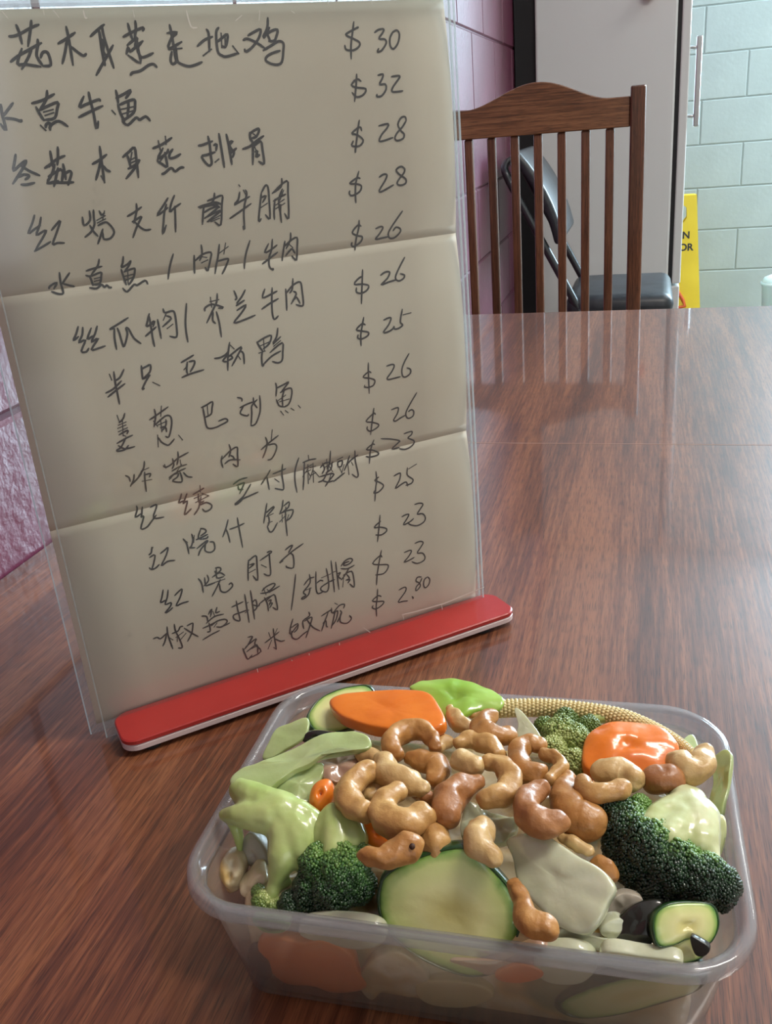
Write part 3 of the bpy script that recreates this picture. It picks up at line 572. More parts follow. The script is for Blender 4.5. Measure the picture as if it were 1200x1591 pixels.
# ------------------------------------------------------------ wooden chair
M_cw = wood('chair_oak_x', (0.085, 0.034, 0.014), (0.175, 0.075, 0.032), (0.25, 0.115, 0.052), 22, 'X', 0.32, 0.4, 0.15)
M_cwz = wood('chair_oak_z', (0.08, 0.030, 0.015), (0.135, 0.053, 0.026), (0.185, 0.076, 0.038), 24, 'Z', 0.32, 0.4, 0.15)
CY = 1.72
def cq(px, py): 
    p = at_y(px, py, CY); return p
cxc = (cq(835, 190).x)
wc = empty('dining_chair', (cxc, CY-0.2, 0), 'brown wooden slat-back dining chair at the far end of the table', 'chair')
pr0, pr1 = cq(979, 200).x, cq(1003, 200).x
half_in = pr0 - cxc; half_out = pr1 - cxc
ztop = cq(991, 132).z
for s in (-1, 1):
    a, b = sorted((cxc + s*half_in, cxc + s*half_out))
    box('back_post', (a, CY-0.006, 0), (b, CY+0.026, ztop), M_cwz, wc, 0.003, 2)
# crest rail: outline in x, z
zb = cq(979, 197).z; ze = cq(979, 149).z; zm = cq(838, 127).z
prof = []
N = 40
for i in range(N+1):
    s = -1 + 2*i/N
    hmp = math.exp(-(s/0.50)**2*1.25) if abs(s) < 1 else 0
    hmp = 0.5*(1+math.cos(math.pi*min(1, abs(s)/0.78)))
    prof.append((cxc + s*half_in, ze + (zm-ze)*hmp**0.85))
vs, fs = [], []
for x, z in prof:
    sag = 0.0
    for y, e in ((CY, 0), (CY+0.020, 0)):
        vs.append((x, y, zb)); vs.append((x, y, z))
for i in range(N):
    a = 4*i; b = a+4
    fs += [(a, b, b+1, a+1), (a+2, a+3, b+3, b+2), (a+1, b+1, b+3, a+3), (a, a+2, b+2, b)]
fs += [(0, 1, 3, 2), (4*N, 4*N+2, 4*N+3, 4*N+1)]
o = pyobj('crest_rail', vs, fs, M_cw, wc)
bv = o.modifiers.new('bevel', 'BEVEL'); bv.width = 0.002; bv.segments = 2; bv.limit_method = 'ANGLE'; bv.angle_limit = math.radians(40)
step = (cq(939, 330).x - cq(725, 330).x)/6
for i in range(-3, 4):
    x = cxc + i*step
    box('slat', (x-0.0075, CY+0.004, 0.52), (x+0.0075, CY+0.016, zb), M_cwz, wc, 0.0025, 2)
box('lower_rail', (cxc-half_in, CY, 0.48), (cxc+half_in, CY+0.02, 0.52), M_cw, wc, 0.003)
box('seat', (cxc-half_out-0.01, CY-0.40, 0.43), (cxc+half_out+0.01, CY-0.008, 0.455), M_cw, wc, 0.008, 3)
for s in (-1, 1):
    x = cxc + s*(half_out-0.02)
    box('leg', (x-0.018, CY-0.385, 0), (x+0.018, CY-0.35, 0.43), M_cwz, wc, 0.003)
    box('stretcher', (x-0.01, CY-0.35, 0.16), (x+0.01, CY-0.006, 0.185), M_cwz, wc, 0.002)
# ------------------------------------------------------------ menu stand
MO = Vector((-0.24254, 0.30657, T+0.006))
MR, MT = 0.73315, 0.01092
MA = Vector((math.cos(MR), math.sin(MR), 0))
MN0 = Vector((-math.sin(MR), math.cos(MR), 0))          # horizontal, away from the viewer
MU = Vector((0, 0, math.cos(MT))) + MN0*math.sin(MT)
MN = MA.cross(MU)                                        # towards the viewer
if MN.dot(MN0) > 0: MN = -MN
PH, PW = 0.297, 0.210
def dep(v):
    t = (v / 0.099) % 1.0 if v < 0.2969 else 1.0
    return 0.0032*(1-abs(2*t-1)**2.3)
def mp_(u, v, d=0.0): return MO + MA*u + MU*v + MN*d
M_paper, nt, p = mat('cream_paper')
pset(p, rough=0.6, spec=0.3)
tc = nd(nt, 'ShaderNodeTexCoord')
n1 = nd(nt, 'ShaderNodeTexNoise', Scale=9, Detail=3)
n2 = nd(nt, 'ShaderNodeTexNoise', Scale=60, Detail=5, Roughness=0.65)
n3 = nd(nt, 'ShaderNodeTexNoise', Scale=14, Detail=2)
mp3 = nd(nt, 'ShaderNodeMapping'); mp3.inputs['Location'].default_value = (3.1, 1.7, 0.4)
nt.links.new(tc.outputs['Object'], mp3.inputs[0])
for n_ in (n1, n2): nt.links.new(tc.outputs['Object'], n_.inputs['Vector'])
nt.links.new(mp3.outputs[0], n3.inputs['Vector'])
rp = nd(nt, 'ShaderNodeValToRGB')
rp.color_ramp.elements[0].position = 0.35; rp.color_ramp.elements[0].color = (0.60, 0.53, 0.44, 1)
rp.color_ramp.elements[1].position = 0.65; rp.color_ramp.elements[1].color = (0.66, 0.595, 0.50, 1)
nt.links.new(n1.outputs['Fac'], rp.inputs[0])
r2 = nd(nt, 'ShaderNodeMapRange'); r2.inputs[1].default_value = 0.63; r2.inputs[2].default_value = 0.74
nt.links.new(n2.outputs['Fac'], r2.inputs[0])
r3 = nd(nt, 'ShaderNodeMapRange'); r3.inputs[1].default_value = 0.58; r3.inputs[2].default_value = 0.70
nt.links.new(n3.outputs['Fac'], r3.inputs[0])
mm = nd(nt, 'ShaderNodeMath', operation='MULTIPLY'); nt.links.new(r2.outputs[0], mm.inputs[0]); nt.links.new(r3.outputs[0], mm.inputs[1])
mk = nd(nt, 'ShaderNodeMath', operation='MULTIPLY'); mk.inputs[1].default_value = 0.5; nt.links.new(mm.outputs[0], mk.inputs[0])
mx = nd(nt, 'ShaderNodeMix', data_type='RGBA')
mx.inputs[7].default_value = (0.22, 0.20, 0.17, 1)
nt.links.new(mk.outputs[0], mx.inputs[0]); nt.links.new(rp.outputs[0], mx.inputs[6])
nt.links.new(mx.outputs[2], p.inputs['Base Color'])

NV = 72
vs, fs = [], []
sheet_t = 0.0002
for k in range(3):              # the three folded thirds, creased where they meet
    for j in range(25):
        v = 0.099*k + 0.099*j/24
        for i in range(9):
            vs.append(mp_(PW*i/8, v, dep(v) if 0 < j < 24 else 0.0))
    for j in range(24):
        for i in range(8):
            a = (k*25+j)*9+i
            fs.append((a, a+1, a+10, a+9))
sheet = pyobj('menu_sheet', vs, fs, M_paper, None, True)
so = sheet.modifiers.new('thickness', 'SOLIDIFY'); so.thickness = 0.0002; so.offset = -1 if True else 1
tag(sheet, 'cream sheet of handwritten Chinese dishes with dollar prices, folded in thirds', 'menu')
# sheet faces the viewer when its normal agrees with MN
if sheet.data.polygons[0].normal.dot(MN) < 0: sheet.data.flip_normals()
M_pen = plain('ballpoint_ink', (0.008, 0.007, 0.018), 0.55)
M_crease = plain('scuffed_film_edge', (0.62, 0.60, 0.54), 0.35)
def ribbon_data(pts, w, lift):
    """flat pen stroke following the bowed sheet; pts in (u, v) metres"""
    P = [Vector((a, b, 0)) for a, b in pts]
    if len(P) > 2: P = catmull(P, 3)
    vs, fs = [], []
    n = len(P)
    for i, q in enumerate(P):
        t = (P[min(i+1, n-1)] - P[max(i-1, 0)])
        if t.length < 1e-7: t = Vector((1, 0, 0))
        t.normalize()
        nr = Vector((-t.y, t.x, 0))
        ww = w*(0.55 if i in (0, n-1) else 1.0)
        e = q - t*w*0.4 if i == 0 else (q + t*w*0.4 if i == n-1 else q)
        for s in (-1, 1):
            g = e + nr*ww*s*0.5
            vs.append(mp_(g.x, g.y, dep(min(max(g.y, 0), PH)) + lift))
    for i in range(n-1): fs.append((2*i, 2*i+2, 2*i+3, 2*i+1))
    return vs, fs
for (row, kind), txt in sorted(INK.items(), key=lambda q: (q[0][1], q[0][0])):
    data = []
    for k, st in enumerate(txt.split(';')):
        c = list(map(int, st.split()))
        pts = [(c[i]/1e4, c[i+1]/1e4) for i in range(0, len(c), 2)]
        if kind == 'c': continue
        data.append(ribbon_data(pts, 0.00108 if row < 4 and kind == 'd' else 0.0009 if row < 8 else 0.00082, 0.00012 + 0.000004*(k % 7)))
    if kind == 'c': continue
    v, f_ = merge(data)
    pyobj('dish_name' if kind == 'd' else 'price', v, f_, M_pen, sheet)

M_redp = noisy('red_acrylic', [(0.3, (0.34, 0.024, 0.022)), (0.7, (0.40, 0.032, 0.028))], scale=30, rough=0.28, bump=0.05, bscale=300)
M_clr = film('clear_acrylic', (0.97, 0.985, 0.98), (0.85, 0.88, 0.86), 0.05, 0.08)
M_edge = film('acrylic_edge', (0.85, 0.9, 0.9), (0.8, 0.84, 0.84), 0.35, 0.15)
M_pink = plain('milky_pink_acrylic', (0.62, 0.50, 0.50), 0.3)
ms = empty('menu_stand', MO + MA*0.11 - Vector((0, 0, 0.006)), 'clear acrylic menu holder with a red base standing by the food container', 'stand')
def rrect(u0, u1, n0, n1, r, k=8):
    out = []
    for cx_, cy_, a0 in ((u1-r, n1-r, 0), (u0+r, n1-r, 90), (u0+r, n0+r, 180), (u1-r, n0+r, 270)):
        for i in range(k+1):
            a = math.radians(a0 + 90*i/k)
            out.append((cx_ + r*math.cos(a), cy_ + r*math.sin(a)))
    return out
def plate(name, outline, z0, z1, m_, parent, ch=0.0005):
    n = len(outline)
    cu = sum(q[0] for q in outline)/n; cn = sum(q[1] for q in outline)/n
    vs = []
    base = Vector((MO.x, MO.y, T))
    for z, s in ((z0, ch), (z0+ch, 0), (z1-ch, 0), (z1, ch)):
        for u, q in outline:
            du, dn = u-cu, q-cn
            uu = u - math.copysign(min(s, abs(du)), du); qq = q - math.copysign(min(s, abs(dn)), dn)
            vs.append(base + MA*uu + MN0*qq + Vector((0, 0, z)))
    fs = [tuple(reversed(range(n))), tuple(range(3*n, 4*n))]
    for j in range(3):
        for i in range(n):
            fs.append((j*n+i, j*n+(i+1) % n, (j+1)*n+(i+1) % n, (j+1)*n+i))
    return pyobj(name, vs, fs, m_, parent)
ol = rrect(0.0072, 0.2195, -0.0275, -0.0012, 0.007)
plate('base', ol, 0.0058, 0.0085, M_redp, ms)
plate('base_underlay', ol, 0.0026, 0.0058, M_pink, ms)
ol2 = rrect(0.2145, 0.2195, -0.0275, 0.006, 0.002)
for u in (0.02, 0.20):
    for q in (-0.022, -0.007):
        plate('rubber_pad', rrect(u-0.004, u+0.004, q-0.004, q+0.004, 0.0035), 0, 0.0026, M_black, ms, 0.0003)
def panel(name, u0, u1, v0, v1, d0, d1, m_, parent, curve=False):
    vs = [mp_(u, v, d) for d in (d0, d1) for u, v in ((u0, v0), (u1, v0), (u1, v1), (u0, v1))]
    fs = [(0, 1, 2, 3), (7, 6, 5, 4), (0, 4, 5, 1), (1, 5, 6, 2), (2, 6, 7, 3), (3, 7, 4, 0)]
    return pyobj(name, vs, fs, m_, parent)
fp = panel('front_panel', 0.0030, 0.2122, -0.0058, PH+0.001, 0.0042, 0.0050, M_clr, ms)
bp_ = panel('rear_panel', -0.0030, 0.2142, -0.0058, PH+0.001, -0.0032, -0.0022, M_clr, ms)
for u0, u1, d0, d1, par in ((0.2122, 0.2128, 0.0042, 0.0050, fp), (0.0024, 0.0030, 0.0042, 0.0050, fp), (0.2142, 0.2149, -0.0032, -0.0022, bp_), (-0.0036, -0.0030, -0.0032, -0.0022, bp_)):
    panel('polished_edge', u0, u1, -0.0058, PH+0.001, d0, d1, M_edge, par)
panel('top_fold', 0.0030, 0.2122, PH+0.001, PH+0.0022, -0.0032, 0.0050, M_edge, ms)
for (row, kind), txt in INK.items():
    if kind != 'c': continue
    for k, st in enumerate(txt.split(';')):
        c = list(map(int, st.split()))
        pts = [(c[i]/1e4, c[i+1]/1e4) for i in range(0, len(c), 2)]
        v, f_ = ribbon_data(pts, 0.0006, 0)
        # raise onto the front panel
        v = [q + MN*(0.0052 - (q-MO).dot(MN)) for q in v]
        pyobj('film_crease', v, f_, M_crease, fp)
# ------------------------------------------------------------ takeaway container
random.seed(5)
BC = Vector((-0.0497, 0.2355, T))
BROT = 0.022
def rr_ring(hx, hy, r, z, k=9):
    out = []
    c, s = math.cos(BROT), math.sin(BROT)
    for sx, sy, a0 in ((1, 1, 0), (-1, 1, 90), (-1, -1, 180), (1, -1, 270)):
        for i in range(k+1):
            a = math.radians(a0 + 90*i/k)
            x = sx*(hx-r) + r*math.cos(a); y = sy*(hy-r) + r*math.sin(a)
            out.append(BC + Vector((x*c - y*s, x*s + y*c, z)))
    return out
def shell(prof, bx, by, br, k=9):
    vs, fs = [], []
    for d, z in prof:
        vs += rr_ring(bx+d, by+d, max(0.002, br+d), z, k)
    n = 4*(k+1)
    for j in range(len(prof)-1):
        for i in range(n):
            fs.append((j*n+i, j*n+(i+1) % n, (j+1)*n+(i+1) % n, (j+1)*n+i))
    return vs, fs, n
BX, BY, BR = 0.0687, 0.0447, 0.0085
M_pp = film('cloudy_polypropylene', (0.93, 0.94, 0.95), (0.86, 0.80, 0.70), 0.17, 0.15)
M_ppr = film('cloudy_polypropylene_rim', (0.90, 0.91, 0.93), (0.78, 0.79, 0.81), 0.18, 0.10)
box_e = empty('takeaway_container', BC, 'cloudy plastic takeaway container heaped with vegetables and cashews', 'container')
prof_w = [(-0.008, 0.0012), (-0.002, 0.0013), (0.0002, 0.003), (0.0088, 0.0440), (0.0093, 0.0452), (0.0098, 0.0440), (0.0012, 0.0020), (-0.001, 0.0002), (-0.008, 0.0001)]
vs, fs, n = shell(prof_w, BX, BY, BR)
fs.append(tuple(reversed(range(n)))); fs.append(tuple(range((len(prof_w)-1)*n, len(prof_w)*n)))
pyobj('body', vs, fs, M_pp, box_e, True)
prof_r = [(0.0088, 0.0440), (0.0090, 0.0468), (0.0102, 0.0472), (0.0106, 0.0496), (0.0114, 0.0502), (0.0134, 0.0502), (0.0142, 0.0496), (0.0146, 0.0462), (0.0142, 0.0460), (0.0137, 0.0490), (0.0130, 0.0495), (0.0116, 0.0495), (0.0111, 0.0465), (0.0098, 0.0440)]
vs, fs, n = shell(prof_r, BX, BY, BR)
m_ = len(prof_r)
for i in range(n): fs.append(((m_-1)*n+i, (m_-1)*n+(i+1) % n, (i+1) % n, i))
pyobj('rim', vs, fs, M_ppr, box_e, True)

# ------------------------------------------------------------ food materials
VC = dict(coat=0.55, crough=0.09)
M_nut = [noisy('cashew_roasted_%s' % n, [(0.28, a), (0.5, b), (0.75, c)], scale=110, rough=0.42, bump=0.5, bscale=380, bdist=0.0008, coat=0.15, crough=0.2, sss=0.12, sscale=0.002)
         for n, a, b, c in (('tan', (0.36, 0.175, 0.055), (0.50, 0.275, 0.09), (0.60, 0.37, 0.14)),
                            ('brown', (0.28, 0.115, 0.03), (0.41, 0.185, 0.05), (0.52, 0.27, 0.085)),
                            ('red', (0.25, 0.095, 0.03), (0.36, 0.15, 0.05), (0.46, 0.21, 0.075)),
                            ('pale', (0.48, 0.29, 0.11), (0.60, 0.40, 0.17), (0.69, 0.50, 0.25)))]
M_carrot = noisy('carrot_flesh', [(0.3, (0.72, 0.16, 0.012)), (0.7, (0.84, 0.23, 0.02))], scale=60, rough=0.3, bump=0.25, bscale=160, bdist=0.001, sss=0.2, sscale=0.003, **VC)
M_zuc = noisy('zucchini_flesh', [(0.10, (0.66, 0.60, 0.22)), (0.45, (0.74, 0.72, 0.34)), (0.80, (0.60, 0.66, 0.25)), (0.93, (0.26, 0.42, 0.09)), (0.99, (0.06, 0.18, 0.03))], scale=130, rough=0.32, bump=0.12, bscale=400, bdist=0.0005, sss=0.2, sscale=0.003, attr='edge', **VC)
M_rind = noisy('zucchini_rind', [(0.35, (0.006, 0.03, 0.008)), (0.65, (0.025, 0.085, 0.018))], scale=200, rough=0.3, **VC)
M_stalk = noisy('broccoli_stalk', [(0.3, (0.36, 0.48, 0.13)), (0.7, (0.52, 0.60, 0.24))], scale=70, rough=0.32, bump=0.2, bscale=180, bdist=0.001, sss=0.25, sscale=0.003, **VC)
M_stalk2 = noisy('broccoli_stalk_pale', [(0.3, (0.50, 0.56, 0.24)), (0.7, (0.68, 0.70, 0.44))], scale=70, rough=0.3, bump=0.2, bscale=180, bdist=0.001, sss=0.25, sscale=0.003, **VC)
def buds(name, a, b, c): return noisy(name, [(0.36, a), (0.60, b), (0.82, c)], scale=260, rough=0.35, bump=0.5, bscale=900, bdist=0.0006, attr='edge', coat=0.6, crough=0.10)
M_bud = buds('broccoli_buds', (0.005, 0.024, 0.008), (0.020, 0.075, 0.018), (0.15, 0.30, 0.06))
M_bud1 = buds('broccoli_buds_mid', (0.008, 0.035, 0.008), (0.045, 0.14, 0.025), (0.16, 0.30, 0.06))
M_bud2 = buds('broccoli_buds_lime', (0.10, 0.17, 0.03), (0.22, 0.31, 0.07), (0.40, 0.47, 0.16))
M_cab = noisy('cabbage_translucent', [(0.3, (0.52, 0.55, 0.36)), (0.7, (0.64, 0.66, 0.50))], scale=50, rough=0.25, bump=0.35, bscale=90, bdist=0.0015, sss=0.4, sscale=0.004, coat=1.0, crough=0.06)
M_cabg = noisy('cabbage_green', [(0.3, (0.34, 0.43, 0.17)), (0.7, (0.47, 0.55, 0.28))], scale=45, rough=0.25, bump=0.35, bscale=90, bdist=0.0015, sss=0.35, sscale=0.004, coat=0.7, crough=0.07)
M_lime = noisy('leaf_lime', [(0.3, (0.26, 0.48, 0.05)), (0.7, (0.40, 0.62, 0.12))], scale=45, rough=0.28, bump=0.3, bscale=120, bdist=0.001, sss=0.3, sscale=0.003, coat=0.6, crough=0.08)
M_corn = noisy('corn_kernels', [(0.3, (0.66, 0.50, 0.20)), (0.7, (0.76, 0.62, 0.32))], scale=50, rough=0.3, sss=0.2, sscale=0.003, **VC)
M_pinkv = noisy('onion_pinkish', [(0.3, (0.40, 0.24, 0.16)), (0.7, (0.55, 0.38, 0.28))], scale=60, rough=0.22, bump=0.4, bscale=140, bdist=0.001, sss=0.35, sscale=0.004, coat=0.8, crough=0.05)
M_mush = noisy('mushroom_dark', [(0.3, (0.008, 0.009, 0.007)), (0.7, (0.026, 0.025, 0.018))], scale=60, rough=0.25, bump=0.3, bscale=120, coat=0.7, crough=0.07)
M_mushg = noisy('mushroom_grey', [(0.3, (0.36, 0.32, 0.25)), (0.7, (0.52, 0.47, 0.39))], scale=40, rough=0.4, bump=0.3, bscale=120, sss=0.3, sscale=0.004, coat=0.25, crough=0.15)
M_bed = noisy('mixed_vegetable_bed', [(0.34, (0.16, 0.09, 0.035)), (0.43, (0.48, 0.35, 0.17)), (0.52, (0.68, 0.58, 0.38)), (0.60, (0.58, 0.38, 0.13)), (0.68, (0.22, 0.22, 0.08))], scale=38, rough=0.25, bump=0.6, bscale=110, bdist=0.002, sss=0.2, sscale=0.004, coat=0.6, crough=0.07, detail=2)

def px2m(px, py, z):           # metres per pixel at that place
    p = at_z(px, py, z)
    return (p - CAM).dot(FW)/F

def finish(name, vs, fs, m_, parent, sub=0, disp=0.0, dscale=300, seed=0, attr=None):
    me = bpy.data.meshes.new(name)
    me.from_pydata([tuple(v) for v in vs], [], fs); me.update()
    if disp:
        off = Vector((seed*1.7, seed*0.9, seed*2.3))
        for v in me.vertices:
            q = noise.noise(v.co*dscale + off)
            v.co = v.co + v.normal*(q*disp + noise.noise(v.co*dscale*2.6 + off)*disp*0.35)
    if attr:
        at = me.attributes.new('edge', 'FLOAT', 'POINT')
        at.data.foreach_set('value', attr)
    o = link(name, me, m_, parent, True)
    if sub:
        sm = o.modifiers.new('smooth', 'SUBSURF'); sm.levels = sub; sm.render_levels = sub
    return o

# ---- cashews
NUT_N = [0]
def cashew(pts, rad, z, m_, label, oy=(0, 0, 1.0), dz=None, flat=0.88, hole=False):
    """pts: spine as seen; built as a bent tapering kernel lying at height z"""
    ox, oy_, k = oy
    px = [(ox + x/k, oy_ + y/k) for x, y in pts]
    P = []
    for i, (x, y) in enumerate(px):
        zz = z + (dz[i] if dz else 0)
        P.append(at_z(x, y, zz))
    s = px2m(*px[0], z)
    R = [r/k*s*1.30 for r in rad]
    n = 6
    PP = catmull(P, n) if len(P) > 1 else P
    RR = []
    for i in range(len(R)-1):
        for j in range(n):
            t = j/n; t = t*t*(3-2*t)
            RR.append(R[i]*(1-t) + R[i+1]*t)
    RR.append(R[-1])
    # pull ends in so that the rounded caps end at the traced tips
    NUT_N[0] += 1
    sd = NUT_N[0]
    vs, fs = tube_data(PP, RR, 20, 5)
    cen = sum(PP, Vector())/len(PP)
    bent = (PP[0]+PP[-1])*0.5 - PP[len(PP)//2]
    if bent.length > 0.12*(PP[0]-PP[-1]).length:
        side = (bent.normalized() + Vector((0, 0, 0.55))).normalized()
        for j in range(len(vs)//20):
            rc = sum(vs[j*20:j*20+20], Vector())/20
            for q in range(j*20, j*20+20):
                dq = vs[q]-rc
                if dq.length > 1e-6:
                    vs[q] = rc + dq*(1 - 0.20*math.exp(-(1-dq.normalized().dot(side))/0.05))
    # inner-side seam: a shallow groove along the kernel
    c = sum(PP, Vector())/len(PP)
    o = finish('cashew', vs, fs, m_, None, 1, 0.0013, 210, sd)
    tag(o, label, 'cashew', 'roasted cashews on top of the vegetables')
    return o
C1 = (480, 1090, 4.0); C2 = (700, 1080, 4.0); C4 = (560, 1280, 3.75); C5 = (880, 1150, 4.0); C6 = (770, 1270, 3.4286); C3 = (330, 1090, 4.4444)
TAN, BRN, REDN, PALE = M_nut
K = cashew
K([(550, 320), (505, 262), (575, 190), (680, 172), (770, 225), (790, 270)], [42, 52, 55, 50, 42, 34], .060, BRN, 'large arched cashew just below the big carrot slice', C1)
K([(475, 385), (500, 450), (600, 490), (700, 540)], [58, 66, 66, 42], .061, PALE, 'pale straight cashew in the middle of the left cashew heap', C1)
K([(370, 430), (290, 490), (235, 570), (270, 640), (335, 685)], [48, 58, 62, 62, 58], .062, TAN, 'large tan cashew at the far left of the heap beside the small carrot', C1)
K([(385, 575), (430, 545)], [44, 40], .056, PALE, 'small cashew lobe peeping out between two tan cashews at the left', C1)
K([(540, 565), (465, 640), (490, 735), (600, 770), (700, 715)], [50, 62, 76, 80, 68], .063, TAN, 'big smooth C-shaped cashew in the middle of the heap, opening upwards', C1)
K([(640, 345), (720, 375), (800, 400), (790, 475)], [38, 54, 62, 52], .058, BRN, 'dark cracked cashew below the large arched cashew', C1)
K([(60, 295), (140, 275), (235, 305), (285, 370)], [36, 44, 50, 44], .061, TAN, 'tan hook-shaped cashew curling over a shiny pale lobe', C2)
K([(70, 410), (140, 445)], [55, 54], .063, PALE, 'shiny round pale cashew lobe under the hook-shaped cashew', C2)
K([(245, 410), (335, 445), (370, 535), (325, 620), (225, 645)], [38, 52, 56, 60, 48], .064, TAN, 'long C-shaped cashew opening left at the centre of the picture', C2)
K([(1045, 505), (945, 545), (870, 610), (850, 695)], [42, 70, 82, 70], .062, REDN, 'reddish wide cashew beside the big smooth C-shaped cashew', C1)
K([(255, 125), (190, 195), (240, 255), (350, 245)], [38, 58, 62, 46], .061, BRN, 'V-shaped brown cashew next to the white cabbage sliver at the top', C2)
K([(140, 115), (205, 85)], [30, 28], .056, TAN, 'small cashew tip beneath the lime green leaf', C2)
K([(5, 90), (45, 165), (110, 190)], [28, 42, 40], .057, PALE, 'pale bare cashew piece touching the right end of the big carrot slice', C2)
K([(545, 315), (470, 305), (420, 380), (450, 470), (545, 490)], [40, 50, 54, 62, 52], .061, BRN, 'orange-brown cashew with a broken end left of the back broccoli', C2)
K([(595, 365), (665, 400), (680, 460), (620, 520)], [32, 38, 38, 34], .062, TAN, 'thin curled cashew hugging the broken orange-brown cashew', C2)
K([(560, 575), (480, 640), (490, 740), (575, 790), (665, 790)], [48, 62, 72, 70, 54], .066, REDN, 'darkest brown C-shaped cashew on top at the centre right', C2)
K([(740, 535), (710, 640), (765, 745), (840, 780)], [48, 70, 92, 98], .060, BRN, 'broad cashew with a thick rounded end left of the dark broccoli', C2)
K([(825, 545), (860, 600), (950, 605), (1065, 585)], [42, 56, 54, 48], .064, TAN, 'cashew lying level against the top of the dark broccoli', C2)
K([(960, 485), (1060, 490), (1125, 520)], [66, 80, 66], .061, PALE, 'smooth oval cashew in front of the glossy right carrot slice', C2)
K([(565, 250), (645, 250)], [74, 72], .060, REDN, 'round reddish cashew to the right of the smooth oval cashew', C5)
K([(855, 80), (850, 165), (765, 190), (695, 125)], [50, 62, 68, 58], .061, PALE, 'pale curved cashew at the far right by the container wall', C5)
K([(1070, 790), (1060, 880), (1140, 955)], [66, 76, 50], .061, PALE, 'yellowish cashew just above the large zucchini slice', C1)
K([(780, 835), (790, 895)], [72, 72], .058, TAN, 'smooth cashew end tucked behind the top of the large zucchini slice', C1)
nh = K([(22, 185), (110, 205), (205, 170), (285, 135)], [36, 44, 62, 74], .064, BRN, 'knobbly cashew with a small dark hole touching the left broccoli', C4)
K([(905, 350), (945, 460), (985, 570), (1085, 610)], [36, 44, 62, 58], .058, BRN, 'upright orange-brown cashew squeezed against the right side of the large zucchini slice', C4)
K([(705, 880), (780, 930), (850, 960)], [26, 34, 30], .058, PALE, 'small pale cashew sliver below the darkest cashew', C2)
K([(560, 255), (600, 290)], [42, 44], .055, BRN, 'small brown cashew end half hidden left of the dark broccoli', C6)
K([(330, 325), (400, 350)], [36, 44], .058, PALE, 'pale cashew chip above the far left tan cashew', C1)
K([(690, 575), (740, 605)], [44, 46], .0575, REDN, 'small reddish cashew chip wedged beside the big smooth C-shaped cashew', C1)
K([(850, 240), (800, 290)], [40, 40], .0545, PALE, 'pale cashew end buried below the large arched cashew', C1)
hp = at_z(560+302/3.75, 1280+132/3.75, .064)
dv = (CAM-hp).normalized()
hc = hp + dv*0.0036
o = pyobj('wormhole', *tube_data([hc - dv*0.0018, hc + dv*0.0004], [0.0008, 0.0009], 12, 2), plain('dark_hollow', (0.05, 0.018, 0.008), 0.8), nh, True)

